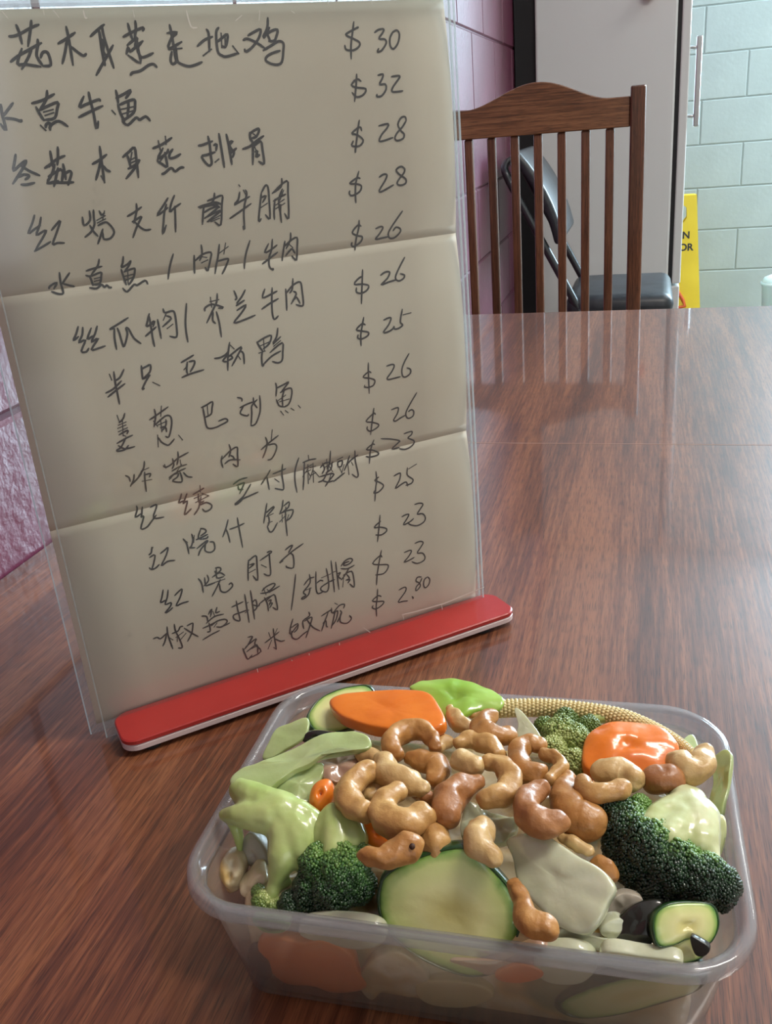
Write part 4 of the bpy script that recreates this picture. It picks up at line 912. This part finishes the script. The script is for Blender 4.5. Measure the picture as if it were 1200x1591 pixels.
# ---- slabs: sliced and torn pieces with a traced outline, a real thickness and a domed, uneven face
def plane3(a, b, c):
    A_, B_, C_ = (at_z(*q) for q in (a, b, c))
    n = (B_-A_).cross(C_-A_).normalized()
    if n.dot(CAM-A_) < 0: n = -n
    return A_, n
def hit(px, py, A_, n):
    d = ray(px, py)
    return CAM + d*((A_-CAM).dot(n)/d.dot(n))
def slab(name, out, crop, plane, th, m_, label, cat, group=None, rind=None, dome=0.0, disp=0.0, dscale=120, bend=None, res=4, parent=None, seed=1, roundy=0.35, partname=None, rimw=None):
    ox, oy_, k = crop
    A_, n = plane3(*plane)
    pts = [hit(ox + x/k, oy_ + y/k, A_, n) for x, y in out]
    R = catmull(pts, res, True)
    N_ = len(R)
    c = sum(R, Vector())/N_
    vs, fs, ed = [], [], []
    rings = [(0.0, 0), (0.25, 0), (0.5, 0), (0.72, 0), (0.88, 0), (0.965, 0), (1.0, 0.0)]
    fr_ = min(0.9, roundy)
    vs.append(c); ed.append(0.0)
    spec = [(0.25, 0.0), (0.5, 0.0), (0.72, 0.0), (0.88, 0.0), (0.96, 0.02), (0.99, 0.12*1), (1.0, 0.30), (1.0, 0.70), (0.98, 0.93), (0.9, 1.0), (0.5, 1.0)]
    for s, t in spec:
        for q in R:
            h = dome*(1-s*s) if t < 0.5 else 0
            b = Vector()
            p = c + (q-c)*s
            vs.append(p + n*(h - t*th)); ed.append(s if t < 0.5 else 1.0)
    vs.append(c - n*th); ed.append(1.0)
    for i in range(N_):
        fs.append((0, 1+i, 1+(i+1) % N_))
    for j in range(len(spec)-1):
        for i in range(N_):
            a = 1+j*N_+i; b = 1+j*N_+(i+1) % N_
            fs.append((a, a+N_, b+N_, b))
    L = len(vs)-1; a0 = 1+(len(spec)-1)*N_
    for i in range(N_): fs.append((L, a0+(i+1) % N_, a0+i))
    if bend:
        vs = [v + bend(v, c, n) for v in vs]
    me = bpy.data.meshes.new(partname or name)
    me.from_pydata([tuple(v) for v in vs], [], fs); me.update()
    bm = bmesh.new(); bm.from_mesh(me); bmesh.ops.recalc_face_normals(bm, faces=bm.faces[:])
    bmesh.ops.subdivide_edges(bm, edges=[], cuts=0)
    bm.to_mesh(me); bm.free()
    if disp:
        off = Vector((seed*3.7, seed*1.9, seed*0.3))
        for v in me.vertices:
            v.co = v.co + n*(noise.noise(v.co*dscale + off)*disp + noise.noise(v.co*dscale*2.7 + off)*disp*0.4)
    at = me.attributes.new('edge', 'FLOAT', 'POINT'); at.data.foreach_set('value', ed)
    if rind is None:
        o = link(name, me, m_, parent, True)
        if label: tag(o, label, cat, group)
        sm = o.modifiers.new('smooth', 'SUBSURF'); sm.levels = 1; sm.render_levels = 1
        return o
    root = empty(name, c - n*th*0.5, label, cat, group)
    o = link('flesh', me, m_, root, True)
    sm = o.modifiers.new('smooth', 'SUBSURF'); sm.levels = 1; sm.render_levels = 1
    # rind: a thin band round the slice
    s0, s1, s2 = rimw or (0.985, 1.035, 1.0)
    vs, fs = [], []
    g, w = rind
    idx = [i for i in range(N_) if g is None or g(i/N_)]
    full = g is None
    prof = [(0.975, 0.04), (1.0, 0.03), (1.0+w, 0.16), (1.0+w, 0.84), (1.0, 0.985), (0.975, 0.98)]
    for i in idx:
        q = R[i]
        nz_ = noise.noise(q*150)*0.3*w
        for s, t in prof:
            p = c + (q-c)*(s + (nz_ if s > 1 else 0)) - n*t*th
            if bend: p = p + bend(p, c, n)
            vs.append(p)
    kk = len(prof)
    M = len(idx)
    for i in range(M if full else M-1):
        for j in range(kk-1):
            a = i*kk+j; b = ((i+1) % M)*kk+j
            fs.append((a, b, b+1, a+1))
        fs.append((i*kk+kk-1, ((i+1) % M)*kk+kk-1, ((i+1) % M)*kk, i*kk))
    if not full:
        fs.append(tuple(range(kk))); fs.append(tuple((M-1)*kk+j for j in reversed(range(kk))))
    o = pyobj('rind', vs, fs, M_rind, root, True)
    return root
def bump_bend(k1, dirpx=None, amp=0.0, ph=0.0):
    return lambda v, c, n: n*(amp*math.sin((v-c).dot(Vector((1, 0.4, 0)).normalized())*k1 + ph))
ZERO = (0, 0, 1)

# bed: the mass of vegetables and sauce that fills the box
vs, fs = [], []
prof_b = [(-0.0030, 0.0025), (-0.0018, 0.0050), (-0.0008, 0.016), (-0.0006, 0.026), (-0.0010, 0.033), (-0.0025, 0.0365)]
vs, fs, n = shell(prof_b, BX, BY, BR, 12)
top0 = len(prof_b)-1
c0 = BC + Vector((0, 0, 0.0375))
rings = [0.9, 0.8, 0.7, 0.6, 0.5, 0.4, 0.3, 0.2, 0.1]
base = [vs[top0*n+i] for i in range(n)]
prev = top0*n
for s in rings:
    st = len(vs)
    for q in base:
        p = c0 + (q-c0)*s
        p = Vector((p.x, p.y, T+0.0385 + 0.003*noise.noise(Vector((p.x, p.y, 0))*95) + 0.002*noise.noise(Vector((p.x, p.y, 3))*220)))
        vs.append(p)
    for i in range(n): fs.append((prev+i, prev+(i+1) % n, st+(i+1) % n, st+i))
    prev = st
fs.append(tuple(prev+i for i in range(n)))
fs.append(tuple(reversed(range(n))))
bed = finish('vegetable_mix', vs, fs, M_bed, None, 1)
tag(bed, 'chopped vegetables in clear sauce filling the lower part of the container', 'vegetables', kind='stuff')

# ---- carrots
slab('carrot_slice', [(600, 165), (640, 138), (700, 128), (900, 118), (975, 130), (1010, 170), (1040, 235), (1000, 262), (900, 270), (800, 262), (720, 245), (640, 215)], (260, 1020, 2.4),
     ((520, 1090, .058), (690, 1090, .062), (600, 1130, .060)), 0.0052, M_carrot, 'large orange carrot slice at the back left under the rim', 'carrot', 'carrot slices', disp=0.0005, dome=0.0004)
slab('carrot_slice', [(905, 1165), (915, 1135), (950, 1122), (1000, 1121), (1035, 1133), (1057, 1160), (1046, 1186), (1000, 1203), (940, 1206), (908, 1192)], ZERO,
     ((905, 1165, .056), (1055, 1160, .056), (980, 1205, .053)), 0.005, M_carrot, 'glossy domed carrot slice on the right between broccoli and cashews', 'carrot', 'carrot slices', disp=0.0011, dscale=150, dome=0.0032)
slab('carrot_slice', [(480, 1245), (485, 1222), (500, 1210), (515, 1212), (520, 1235), (508, 1255), (490, 1265)], ZERO,
     ((480, 1240, .055), (520, 1240, .055), (500, 1265, .052)), 0.004, M_carrot, 'small rounded carrot piece between the green stalk and the far left cashew', 'carrot', 'carrot slices', dome=0.003)
slab('carrot_slice', [(556, 1285), (575, 1268), (600, 1290), (612, 1310), (598, 1322), (570, 1310)], ZERO,
     ((556, 1290, .052), (612, 1300, .052), (590, 1325, .049)), 0.004, M_carrot, 'carrot slice mostly hidden under the big C-shaped cashew', 'carrot', 'carrot slices', dome=0.001)
# pieces pressed against the near wall, seen through the plastic
def near_plane(z0=0.036, z1=0.010):
    """plane just inside the near wall"""
    return None
def wall_slab(name, out, depth, th, m_, label, cat, group=None, rind=None):
    """outline on a plane parallel to the near wall, depth metres inside it"""
    c, s = math.cos(BROT), math.sin(BROT)
    top = BC + Vector((s*(BY+0.0085), -c*(BY+0.0085), 0.0440)); bot = BC + Vector((s*BY, -c*BY, 0.003))
    ax = Vector((c, s, 0)); up_ = (top-bot).normalized()
    n = ax.cross(up_).normalized()
    if n.dot(CAM-top) < 0: n = -n
    A_ = top - n*depth
    q = [hit(300, 1450, A_, n), hit(1100, 1480, A_, n), hit(700, 1560, A_, n)]
    global plane3
    old = plane3
    plane3 = lambda *a: (A_, n)
    r = slab(name, out, ZERO, (0, 0, 0), th, m_, label, cat, group, rind=rind, disp=0.0003)
    plane3 = old
    return r
wall_slab('carrot_slice', [(398, 1470), (425, 1458), (470, 1466), (500, 1462), (545, 1484), (556, 1512), (570, 1538), (520, 1546), (486, 1534), (445, 1532), (418, 1510)], 0.0013, 0.004, M_carrot, 'large carrot slice pressed against the near wall, seen through the plastic at left', 'carrot', 'carrot slices')
wall_slab('carrot_slice', [(770, 1512), (800, 1500), (835, 1505), (845, 1518), (810, 1528), (775, 1525)], 0.0013, 0.004, M_carrot, 'small carrot edge seen through the near wall below the large zucchini slice', 'carrot', 'carrot slices')
wall_slab('mushroom_piece', [(383, 1484), (400, 1478), (416, 1486), (424, 1504), (420, 1522), (404, 1520), (390, 1506)], 0.0013, 0.004, M_mush, 'black mushroom piece seen through the near wall at the left corner', 'mushroom')
wall_slab('cabbage_piece', [(470, 1436), (520, 1432), (585, 1440), (600, 1462), (560, 1478), (500, 1466), (465, 1455)], 0.0016, 0.004, M_cab, 'pale cabbage strip behind the near wall above the large carrot slice', 'cabbage')
wall_slab('onion_piece', [(645, 1532), (690, 1524), (745, 1532), (768, 1552), (720, 1568), (660, 1560)], 0.0015, 0.004, M_corn, 'yellowish piece low behind the near wall below the large zucchini slice', 'vegetable')
wall_slab('cabbage_piece', [(940, 1478), (1000, 1486), (1060, 1494), (1050, 1508), (985, 1512), (935, 1500)], 0.0016, 0.004, M_cab, 'pale cabbage strip behind the near wall under the right end of the rim', 'cabbage')
wall_slab('onion_piece', [(700, 1492), (760, 1500), (812, 1478), (838, 1470), (852, 1480), (820, 1500), (760, 1516), (706, 1508)], 0.0022, 0.003, M_pinkv, 'pinkish onion strand behind the near wall at the foot of the large zucchini slice', 'onion')
wall_slab('cabbage_piece', [(572, 1496), (610, 1480), (650, 1500), (668, 1530), (640, 1552), (598, 1540), (575, 1556), (556, 1530)], 0.0019, 0.004, M_bed, 'pale soft piece seen through the near wall left of the large zucchini slice', 'cabbage')
wall_slab('cabbage_piece', [(840, 1480), (900, 1476), (930, 1500), (905, 1530), (850, 1528), (828, 1504)], 0.0018, 0.004, M_cab, 'whitish cabbage piece seen through the near wall right of the large zucchini slice', 'cabbage')
wall_slab('zucchini_slice', [(870, 1560), (930, 1532), (1000, 1518), (1060, 1512), (1090, 1520), (1085, 1540), (1030, 1560), (950, 1580), (890, 1582)], 0.0018, 0.005, M_zuc, 'zucchini slice on edge seen through the near wall at the right corner', 'zucchini', 'zucchini slices', rind=(None, 0.06))
wall_slab('broccoli_scrap', [(392, 1428), (420, 1430), (450, 1437), (442, 1450), (415, 1450), (398, 1441)], 0.0016, 0.003, M_bud, 'dark green scrap behind the near wall below the left rim', 'broccoli')

# ---- zucchini
d_ = ray(700, 1515); zb_ = 0.0235
slab('zucchini_slice', [(588, 1410), (590, 1380), (602, 1358), (650, 1332), (700, 1318), (728, 1320), (760, 1345), (790, 1378), (804, 1410), (806, 1450), (795, 1490), (775, 1510), (735, 1519), (690, 1508), (640, 1482), (600, 1445)], ZERO,
     ((700, 1320, .0600), (600, 1420, .0425), (800, 1420, .0425)), 0.0055, M_zuc, 'large round zucchini slice leaning on the near wall of the container', 'zucchini', 'zucchini slices', rind=(None, 0.022), disp=0.0003, dome=0.0006)
slab('zucchini_slice', [(478, 1116), (492, 1090), (515, 1075), (545, 1066), (575, 1066), (585, 1095), (560, 1120), (530, 1135), (495, 1137)], ZERO,
     ((478, 1115, .052), (575, 1070, .054), (540, 1135, .048)), 0.004, M_zuc, 'zucchini slice under the large carrot slice in the back left corner', 'zucchini', 'zucchini slices', rind=(None, 0.05), disp=0.0003)
slab('zucchini_slice', [(1016, 1440), (1022, 1417), (1045, 1404), (1085, 1402), (1110, 1408), (1118, 1432), (1112, 1455), (1098, 1468), (1070, 1460), (1050, 1468), (1024, 1470)], ZERO,
     ((1020, 1440, .052), (1115, 1440, .049), (1060, 1468, .0475)), 0.0028, M_zuc, 'small glossy zucchini half under the dark broccoli at right', 'zucchini', 'zucchini slices', rind=(None, 0.035), disp=0.0005, dome=0.0012)
slab('zucchini_slice', [(1012, 1488), (1030, 1468), (1055, 1460), (1078, 1457), (1098, 1470), (1092, 1488), (1060, 1498), (1025, 1500)], ZERO,
     ((1020, 1470, .0465), (1095, 1470, .0465), (1050, 1500, .042)), 0.0025, M_zuc, 'zucchini wedge against the near wall below the small glossy half', 'zucchini', 'zucchini slices', rind=(None, 0.05))
slab('mushroom_piece', [(1072, 1456), (1088, 1462), (1104, 1474), (1096, 1486), (1080, 1484)], ZERO, ((1070, 1460, .050), (1105, 1470, .050), (1085, 1486, .046)), 0.002, M_mush, 'dark skin scrap on the lower right zucchini wedge', 'mushroom')

# ---- cabbage and leaves
slab('cabbage_piece', [(50, 120), (130, 84), (260, 92), (360, 150), (450, 210), (560, 270), (640, 370), (600, 460), (570, 540), (480, 625), (340, 585), (250, 500), (170, 420), (110, 330), (85, 210)], C6,
     ((790, 1300, .058), (955, 1380, .057), (860, 1440, .047)), 0.004, M_cab, 'big pale translucent cabbage piece right of the large zucchini slice', 'cabbage', 'cabbage pieces', disp=0.0016, dscale=75, dome=0.001)
slab('cabbage_piece', [(290, 640), (340, 590), (420, 600), (520, 640), (620, 660), (660, 700), (560, 720), (400, 700), (300, 680)], C6,
     ((860, 1445, .045), (960, 1465, .045), (900, 1480, .041)), 0.005, M_cab, 'white cabbage strip just inside the near rim', 'cabbage', 'cabbage pieces', disp=0.0018, dscale=130)
slab('cabbage_piece', [(555, 590), (600, 555), (660, 540), (700, 560), (680, 610), (620, 655), (570, 630)], C6,
     ((930, 1440, .047), (975, 1435, .047), (950, 1460, .043)), 0.004, M_cab, 'small white cabbage cube right of the big translucent piece', 'cabbage', 'cabbage pieces', disp=0.0016, dscale=150)
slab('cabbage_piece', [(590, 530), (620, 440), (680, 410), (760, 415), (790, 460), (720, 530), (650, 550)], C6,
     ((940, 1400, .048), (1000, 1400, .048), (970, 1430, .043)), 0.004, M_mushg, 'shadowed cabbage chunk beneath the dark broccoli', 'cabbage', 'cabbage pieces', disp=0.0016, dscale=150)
slab('cabbage_piece', [(398, 85), (440, 95), (500, 165), (555, 240), (545, 275), (470, 265), (410, 262), (420, 180)], C2,
     ((800, 1100, .060), (835, 1140, .060), (800, 1148, .057)), 0.002, M_cab, 'narrow white cabbage sliver in front of the baby corn', 'cabbage', 'cabbage pieces', disp=0.0008)
slab('cabbage_piece', [(60, 770), (90, 690), (150, 670), (250, 720), (340, 730), (420, 760), (400, 850), (300, 900), (150, 900), (70, 880)], C2,
     ((715, 1255, .053), (805, 1275, .053), (750, 1310, .050)), 0.004, M_cab, 'crumbly white cabbage heart under the cashews at the centre', 'cabbage', 'cabbage pieces', disp=0.0028, dscale=330)
slab('cabbage_piece', [(900, 110), (960, 60), (1010, 60), (1030, 120), (1010, 260), (985, 400), (960, 470), (900, 460), (885, 380), (905, 250)], C5,
     ((1110, 1165, .054), (1138, 1175, .056), (1110, 1265, .046)), 0.0018, M_cabg, 'thin greenish cabbage strip standing along the right wall', 'cabbage', 'cabbage pieces', disp=0.0012)
slab('cabbage_piece', [(880, 480), (980, 460), (1000, 560), (985, 660), (950, 725), (880, 700), (850, 600)], C5,
     ((1100, 1270, .050), (1130, 1270, .050), (1110, 1330, .044)), 0.003, M_stalk2, 'yellowish stalk piece by the right wall below the greenish strip', 'cabbage', 'cabbage pieces', disp=0.0012)
slab('cabbage_piece', [(790, 345), (830, 300), (900, 235), (930, 300), (925, 420), (840, 470), (770, 420)], (700, 1040, 2.4),
     ((1025, 1170, .050), (1080, 1170, .050), (1050, 1230, .048)), 0.002, M_cabg, 'cabbage scrap under the pale curved cashew at far right', 'cabbage', 'cabbage pieces', disp=0.001)
slab('cabbage_strip', [(340, 380), (395, 260), (440, 180), (540, 140), (655, 106), (662, 190), (610, 265), (500, 330), (400, 392)], C3,
     ((410, 1170, .054), (475, 1115, .060), (460, 1165, .055)), 0.002, M_cabg, 'short olive green cabbage strip against the left rim', 'cabbage', 'cabbage strips at the left', disp=0.0008)
slab('cabbage_strip', [(122, 530), (190, 462), (330, 418), (520, 330), (700, 248), (820, 205), (930, 193), (1040, 212), (1095, 262), (1080, 312), (1000, 330), (880, 318), (780, 360), (680, 420), (560, 470), (440, 560), (330, 635), (220, 645), (140, 600)], C3,
     ((370, 1220, .057), (560, 1145, .063), (430, 1230, .057)), 0.0024, M_cabg, 'longest translucent green cabbage strip crossing the left side', 'cabbage', 'cabbage strips at the left', disp=0.0014, dscale=90, res=5)
slab('cabbage_strip', [(390, 640), (440, 560), (560, 490), (680, 440), (770, 430), (760, 520), (700, 620), (640, 700), (580, 730), (480, 680)], C3,
     ((420, 1230, .054), (500, 1195, .056), (465, 1250, .052)), 0.002, M_cabg, 'crinkled pale cabbage fold below the long green strip', 'cabbage', 'cabbage strips at the left', disp=0.002, dscale=170)
slab('onion_piece', [(720, 440), (800, 360), (900, 320), (1000, 345), (1060, 420), (960, 480), (870, 540), (800, 540), (740, 500)], C3,
     ((500, 1185, .056), (565, 1180, .057), (520, 1210, .055)), 0.003, M_pinkv, 'pinkish translucent onion piece left of the pale cashew chip', 'onion', disp=0.002, dscale=220)
slab('mushroom_piece', [(618, 262), (650, 215), (710, 198), (800, 206), (860, 220), (780, 250), (700, 275), (640, 285)], C3,
     ((470, 1148, .056), (520, 1138, .058), (490, 1153, .055)), 0.002, M_mush, 'dark mushroom sliver showing behind the long green strip', 'mushroom', dome=0.001)
slab('lettuce_leaf', [(636, 1068), (655, 1058), (690, 1055), (730, 1058), (765, 1070), (783, 1085), (776, 1098), (745, 1103), (715, 1116), (690, 1112), (668, 1095), (650, 1080)], ZERO,
     ((640, 1070, .057), (780, 1085, .059), (700, 1112, .057)), 0.002, M_lime, 'bright lime green leaf poking over the back rim', 'leaf', disp=0.0022, dscale=80, dome=0.002)
slab('cabbage_piece', [(55, 1110), (110, 1050), (190, 1060), (230, 1130), (210, 1240), (160, 1330), (90, 1330), (50, 1230)], C3,
     ((345, 1350, .038), (385, 1350, .038), (360, 1390, .030)), 0.008, M_bed, 'pale lump of cabbage in the near left corner of the container', 'cabbage', disp=0.003, dscale=150, dome=0.003)
slab('cabbage_piece', [(190, 1330), (240, 1260), (300, 1200), (380, 1180), (390, 1260), (330, 1340), (260, 1380)], C3,
     ((375, 1380, .036), (415, 1370, .036), (390, 1400, .030)), 0.006, M_bed, 'second smaller lump beside the pale one in the near left corner', 'cabbage', disp=0.003, dscale=150, dome=0.003)
slab('mushroom_piece', [(180, 1010), (250, 900), (330, 960), (400, 1080), (380, 1160), (300, 1160), (210, 1100)], C3,
     ((372, 1320, .040), (415, 1330, .040), (390, 1350, .035)), 0.005, M_mushg, 'soft grey-brown mushroom slice in shade under the left green stalk', 'mushroom', dome=0.002)

# ---- baby corn
cp = [(765, 1103), (800, 1101), (850, 1101), (905, 1106), (960, 1115), (1010, 1132), (1050, 1152), (1078, 1172)]
P = catmull([at_z(x, y, .0520) for x, y in cp], 12)
s_ = px2m(900, 1110, .052)
NP = len(P)
RR = [s_*(16 if t < 0.6 else 16 - 9*(t-0.6)/0.4) for t in [i/(NP-1) for i in range(NP)]]
corn = empty('baby_corn', P[NP//2], 'yellow baby corn cob lying along the back rim', 'corn')
vs, fs = tube_data(P, [r*0.88 for r in RR], 14, 3)
pyobj('cob', vs, fs, M_corn, corn, True)
def blob(c, rx, ry, rz_, q=None, lvl=1):
    bm = bmesh.new()
    bmesh.ops.create_icosphere(bm, subdivisions=lvl, radius=1)
    vs = [Vector((v.co.x*rx, v.co.y*ry, v.co.z*rz_)) for v in bm.verts]
    if q: vs = [q @ v for v in vs]
    fs = [tuple(v.index for v in f.verts) for f in bm.faces]
    bm.free()
    return [v + c for v in vs], fs
ICO = blob(Vector(), 1, 1, 1)
data = []
L_ = 0; i = 0
acc = [0]
for j in range(1, NP): acc.append(acc[-1] + (P[j]-P[j-1]).length)
tot = acc[-1]
pitch = 0.0015
row = 0
d = 0
while d < tot:
    j = min(NP-2, max(k for k in range(NP) if acc[k] <= d))
    t = (P[j+1]-P[j]).normalized(); f0 = (d-acc[j])/max(1e-6, acc[j+1]-acc[j])
    c = P[j].lerp(P[j+1], f0); r = RR[j]
    a_ = t.cross(Vector((0, 0, 1))).normalized(); b_ = a_.cross(t)
    nn = 18
    for k in range(nn):
        an = 2*math.pi*(k + 0.5*(row % 2))/nn
        nv = a_*math.cos(an) + b_*math.sin(an)
        if nv.z < -0.4: continue
        s = r*0.215
        data.append(([c + nv*r*0.83 + v*s for v in ICO[0]], ICO[1]))
    d += pitch*(r/RR[0])**0.5; row += 1
v, f_ = merge(data)
tag(pyobj('kernels', v, f_, M_corn, corn, True), kind='stuff')

# ---- broccoli
def stalk(parent, tubes, m_, vox=0.0007):
    """tubes melted into one stalk"""
    parts = []
    for path, rad, z in tubes:
        zz = z if hasattr(z, '__len__') else [z]*len(path)
        P = [at_z(x, y, q) for (x, y), q in zip(path, zz)]
        s = px2m(*path[0], zz[0])
        PP = catmull(P, 5)
        R = [r*s for r in rad]; RR = []
        for i in range(len(R)-1):
            for j in range(5): RR.append(R[i]+(R[i+1]-R[i])*j/5)
        RR.append(R[-1])
        parts.append(tube_data(PP, RR, 12, 3))
    v, f_ = merge(parts)
    o = pyobj('stalk', v, f_, m_, parent, True)
    rm = o.modifiers.new('melt', 'REMESH'); rm.mode = 'VOXEL'; rm.voxel_size = vox; rm.use_smooth_shade = True
    sm = o.modifiers.new('soften', 'SMOOTH'); sm.factor = 0.6; sm.iterations = 8
    tx = bpy.data.textures.new('lumps', 'CLOUDS'); tx.noise_scale = 0.011
    dm = o.modifiers.new('lumpy', 'DISPLACE'); dm.texture = tx; dm.strength = 0.002; dm.mid_level = 0.5; dm.texture_coords = 'GLOBAL'
    return o
def head(parent, lobes, nb, m_, toward, bud=0.00062, name='floret_head', seed=3, core=M_bud):
    """lobes: (px, py, z, radius px); buds cover each lobe; attribute 'edge' 0 dark outer .. 1 light near the stalk"""
    rnd = random.Random(seed)
    L = []
    for x, y, z, r in lobes:
        c = at_z(x, y, z); L.append((c, r*px2m(x, y, z)))
    tw = at_z(*toward)
    far = max((c-tw).length + r for c, r in L)
    near = min((c-tw).length - r for c, r in L)
    tot = sum(r*r for _, r in L)
    vs, fs, ed = [], [], []
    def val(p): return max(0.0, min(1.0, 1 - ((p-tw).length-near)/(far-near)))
    for c, r in L:
        v, f_ = blob(c, r*0.93, r*0.93, r*0.93, None, 3)
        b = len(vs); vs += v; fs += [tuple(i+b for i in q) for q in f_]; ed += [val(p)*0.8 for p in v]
        cnt = int(nb*r*r/tot)
        ga = math.pi*(3-math.sqrt(5))
        for i in range(cnt):
            zz = 1 - 2*(i+0.5)/cnt
            if zz < -0.6: continue
            rr = math.sqrt(1-zz*zz); a = ga*i
            nv = (Vector((rr*math.cos(a), rr*math.sin(a), zz)) + Vector((rnd.uniform(-1, 1), rnd.uniform(-1, 1), rnd.uniform(-1, 1)))*0.035).normalized()
            lump = 1 + 0.16*noise.noise((c + nv*r)*240) + 0.12*noise.noise((c+nv*r)*560)
            p = c + nv*r*lump
            if any((p-c2).length < r2*0.86 for c2, r2 in L if c2 is not c): continue
            s = bud*rnd.uniform(0.75, 1.3)
            b = len(vs)
            vs += [p + q*s for q in ICO[0]]; fs += [tuple(k+b for k in q) for q in ICO[1]]
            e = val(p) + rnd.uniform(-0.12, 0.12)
            ed += [e]*len(ICO[0])
    me = bpy.data.meshes.new(name)
    me.from_pydata([tuple(v) for v in vs], [], fs); me.update()
    at = me.attributes.new('edge', 'FLOAT', 'POINT'); at.data.foreach_set('value', ed)
    o = link(name, me, m_, parent, True)
    tag(o, kind='stuff')
    return o
b1 = empty('broccoli_floret', at_z(520, 1350, .045), 'green broccoli floret at the left of the large zucchini slice', 'broccoli', 'broccoli florets')
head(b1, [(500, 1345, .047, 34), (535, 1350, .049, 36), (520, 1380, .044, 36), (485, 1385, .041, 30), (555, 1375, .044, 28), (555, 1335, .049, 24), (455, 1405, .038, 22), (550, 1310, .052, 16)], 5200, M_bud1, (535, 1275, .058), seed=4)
stalk(b1, [([(520, 1335), (525, 1300), (520, 1270)], [26, 30, 24], [.050, .053, .056]), ([(545, 1325), (552, 1300), (540, 1268)], [20, 22, 18], [.050, .053, .056]), ([(500, 1330), (500, 1300), (512, 1275)], [18, 20, 20], [.048, .052, .055])], M_stalk)
b2 = empty('broccoli_branch', at_z(430, 1290, .050), 'pale green branching broccoli stem hanging over the left wall side', 'broccoli')
stalk(b2, [([(376, 1228), (400, 1246), (440, 1262)], [20, 28, 32], [.055, .055, .055]),
           ([(350, 1265), (380, 1265), (420, 1270)], [12, 20, 28], [.053, .055, .055]),
           ([(440, 1265), (465, 1295), (475, 1320), (480, 1345)], [30, 32, 26, 20], [.055, .052, .049, .044]),
           ([(440, 1290), (440, 1330), (430, 1365), (420, 1395)], [26, 24, 15, 12], [.053, .048, .042, .037]),
           ([(440, 1260), (470, 1262), (492, 1282)], [26, 20, 14], [.056, .056, .054]),
           ([(362, 1275), (370, 1300), (372, 1322)], [10, 9, 6], [.051, .046, .041]),
           ([(425, 1360), (440, 1375), (450, 1370)], [9, 8, 8], [.041, .039, .040])], M_stalk)
head(b2, [(410, 1400, .036, 17), (430, 1412, .035, 16), (402, 1385, .037, 10)], 700, M_bud2, (425, 1380, .040), seed=6, name='small_floret')
b3 = empty('broccoli_floret', at_z(880, 1160, .050), 'lime green broccoli floret at the back between cashews and carrot', 'broccoli', 'broccoli florets')
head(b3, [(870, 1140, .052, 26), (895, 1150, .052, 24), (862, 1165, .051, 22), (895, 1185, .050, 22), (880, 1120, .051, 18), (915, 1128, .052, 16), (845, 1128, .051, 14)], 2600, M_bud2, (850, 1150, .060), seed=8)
stalk(b3, [([(880, 1150), (920, 1118), (975, 1118)], [14, 9, 6], [.050, .052, .052])], M_stalk)
b4 = empty('broccoli_floret', at_z(1040, 1320, .050), 'biggest and darkest broccoli floret, at the right with a pale stalk', 'broccoli', 'broccoli florets')
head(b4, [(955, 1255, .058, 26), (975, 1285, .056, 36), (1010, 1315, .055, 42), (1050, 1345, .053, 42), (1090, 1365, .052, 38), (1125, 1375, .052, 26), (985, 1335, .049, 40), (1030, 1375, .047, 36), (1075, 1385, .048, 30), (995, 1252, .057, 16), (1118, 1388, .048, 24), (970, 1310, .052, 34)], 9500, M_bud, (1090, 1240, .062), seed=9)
stalk(b4, [([(1060, 1240), (1080, 1275), (1085, 1310)], [24, 34, 34], [.057, .056, .054]),
           ([(1010, 1285), (1040, 1262), (1075, 1245)], [22, 26, 26], [.058, .058, .057]),
           ([(1040, 1305), (1060, 1280), (1085, 1265)], [28, 30, 30], [.057, .057, .056]),
           ([(1105, 1335), (1100, 1300), (1095, 1265)], [18, 22, 24], [.053, .054, .055])], M_stalk2)
slab('mushroom_piece', [(955, 1450), (965, 1420), (995, 1400), (1030, 1398), (1025, 1430), (1015, 1465), (985, 1478), (960, 1470)], ZERO, ((960, 1430, .048), (1020, 1430, .048), (990, 1475, .043)), 0.006, M_mush, 'black lump between the white cubes and the small zucchini half', 'mushroom', dome=0.001, disp=0.0012)  # near-black lump filling the dark spot beside the white cubes
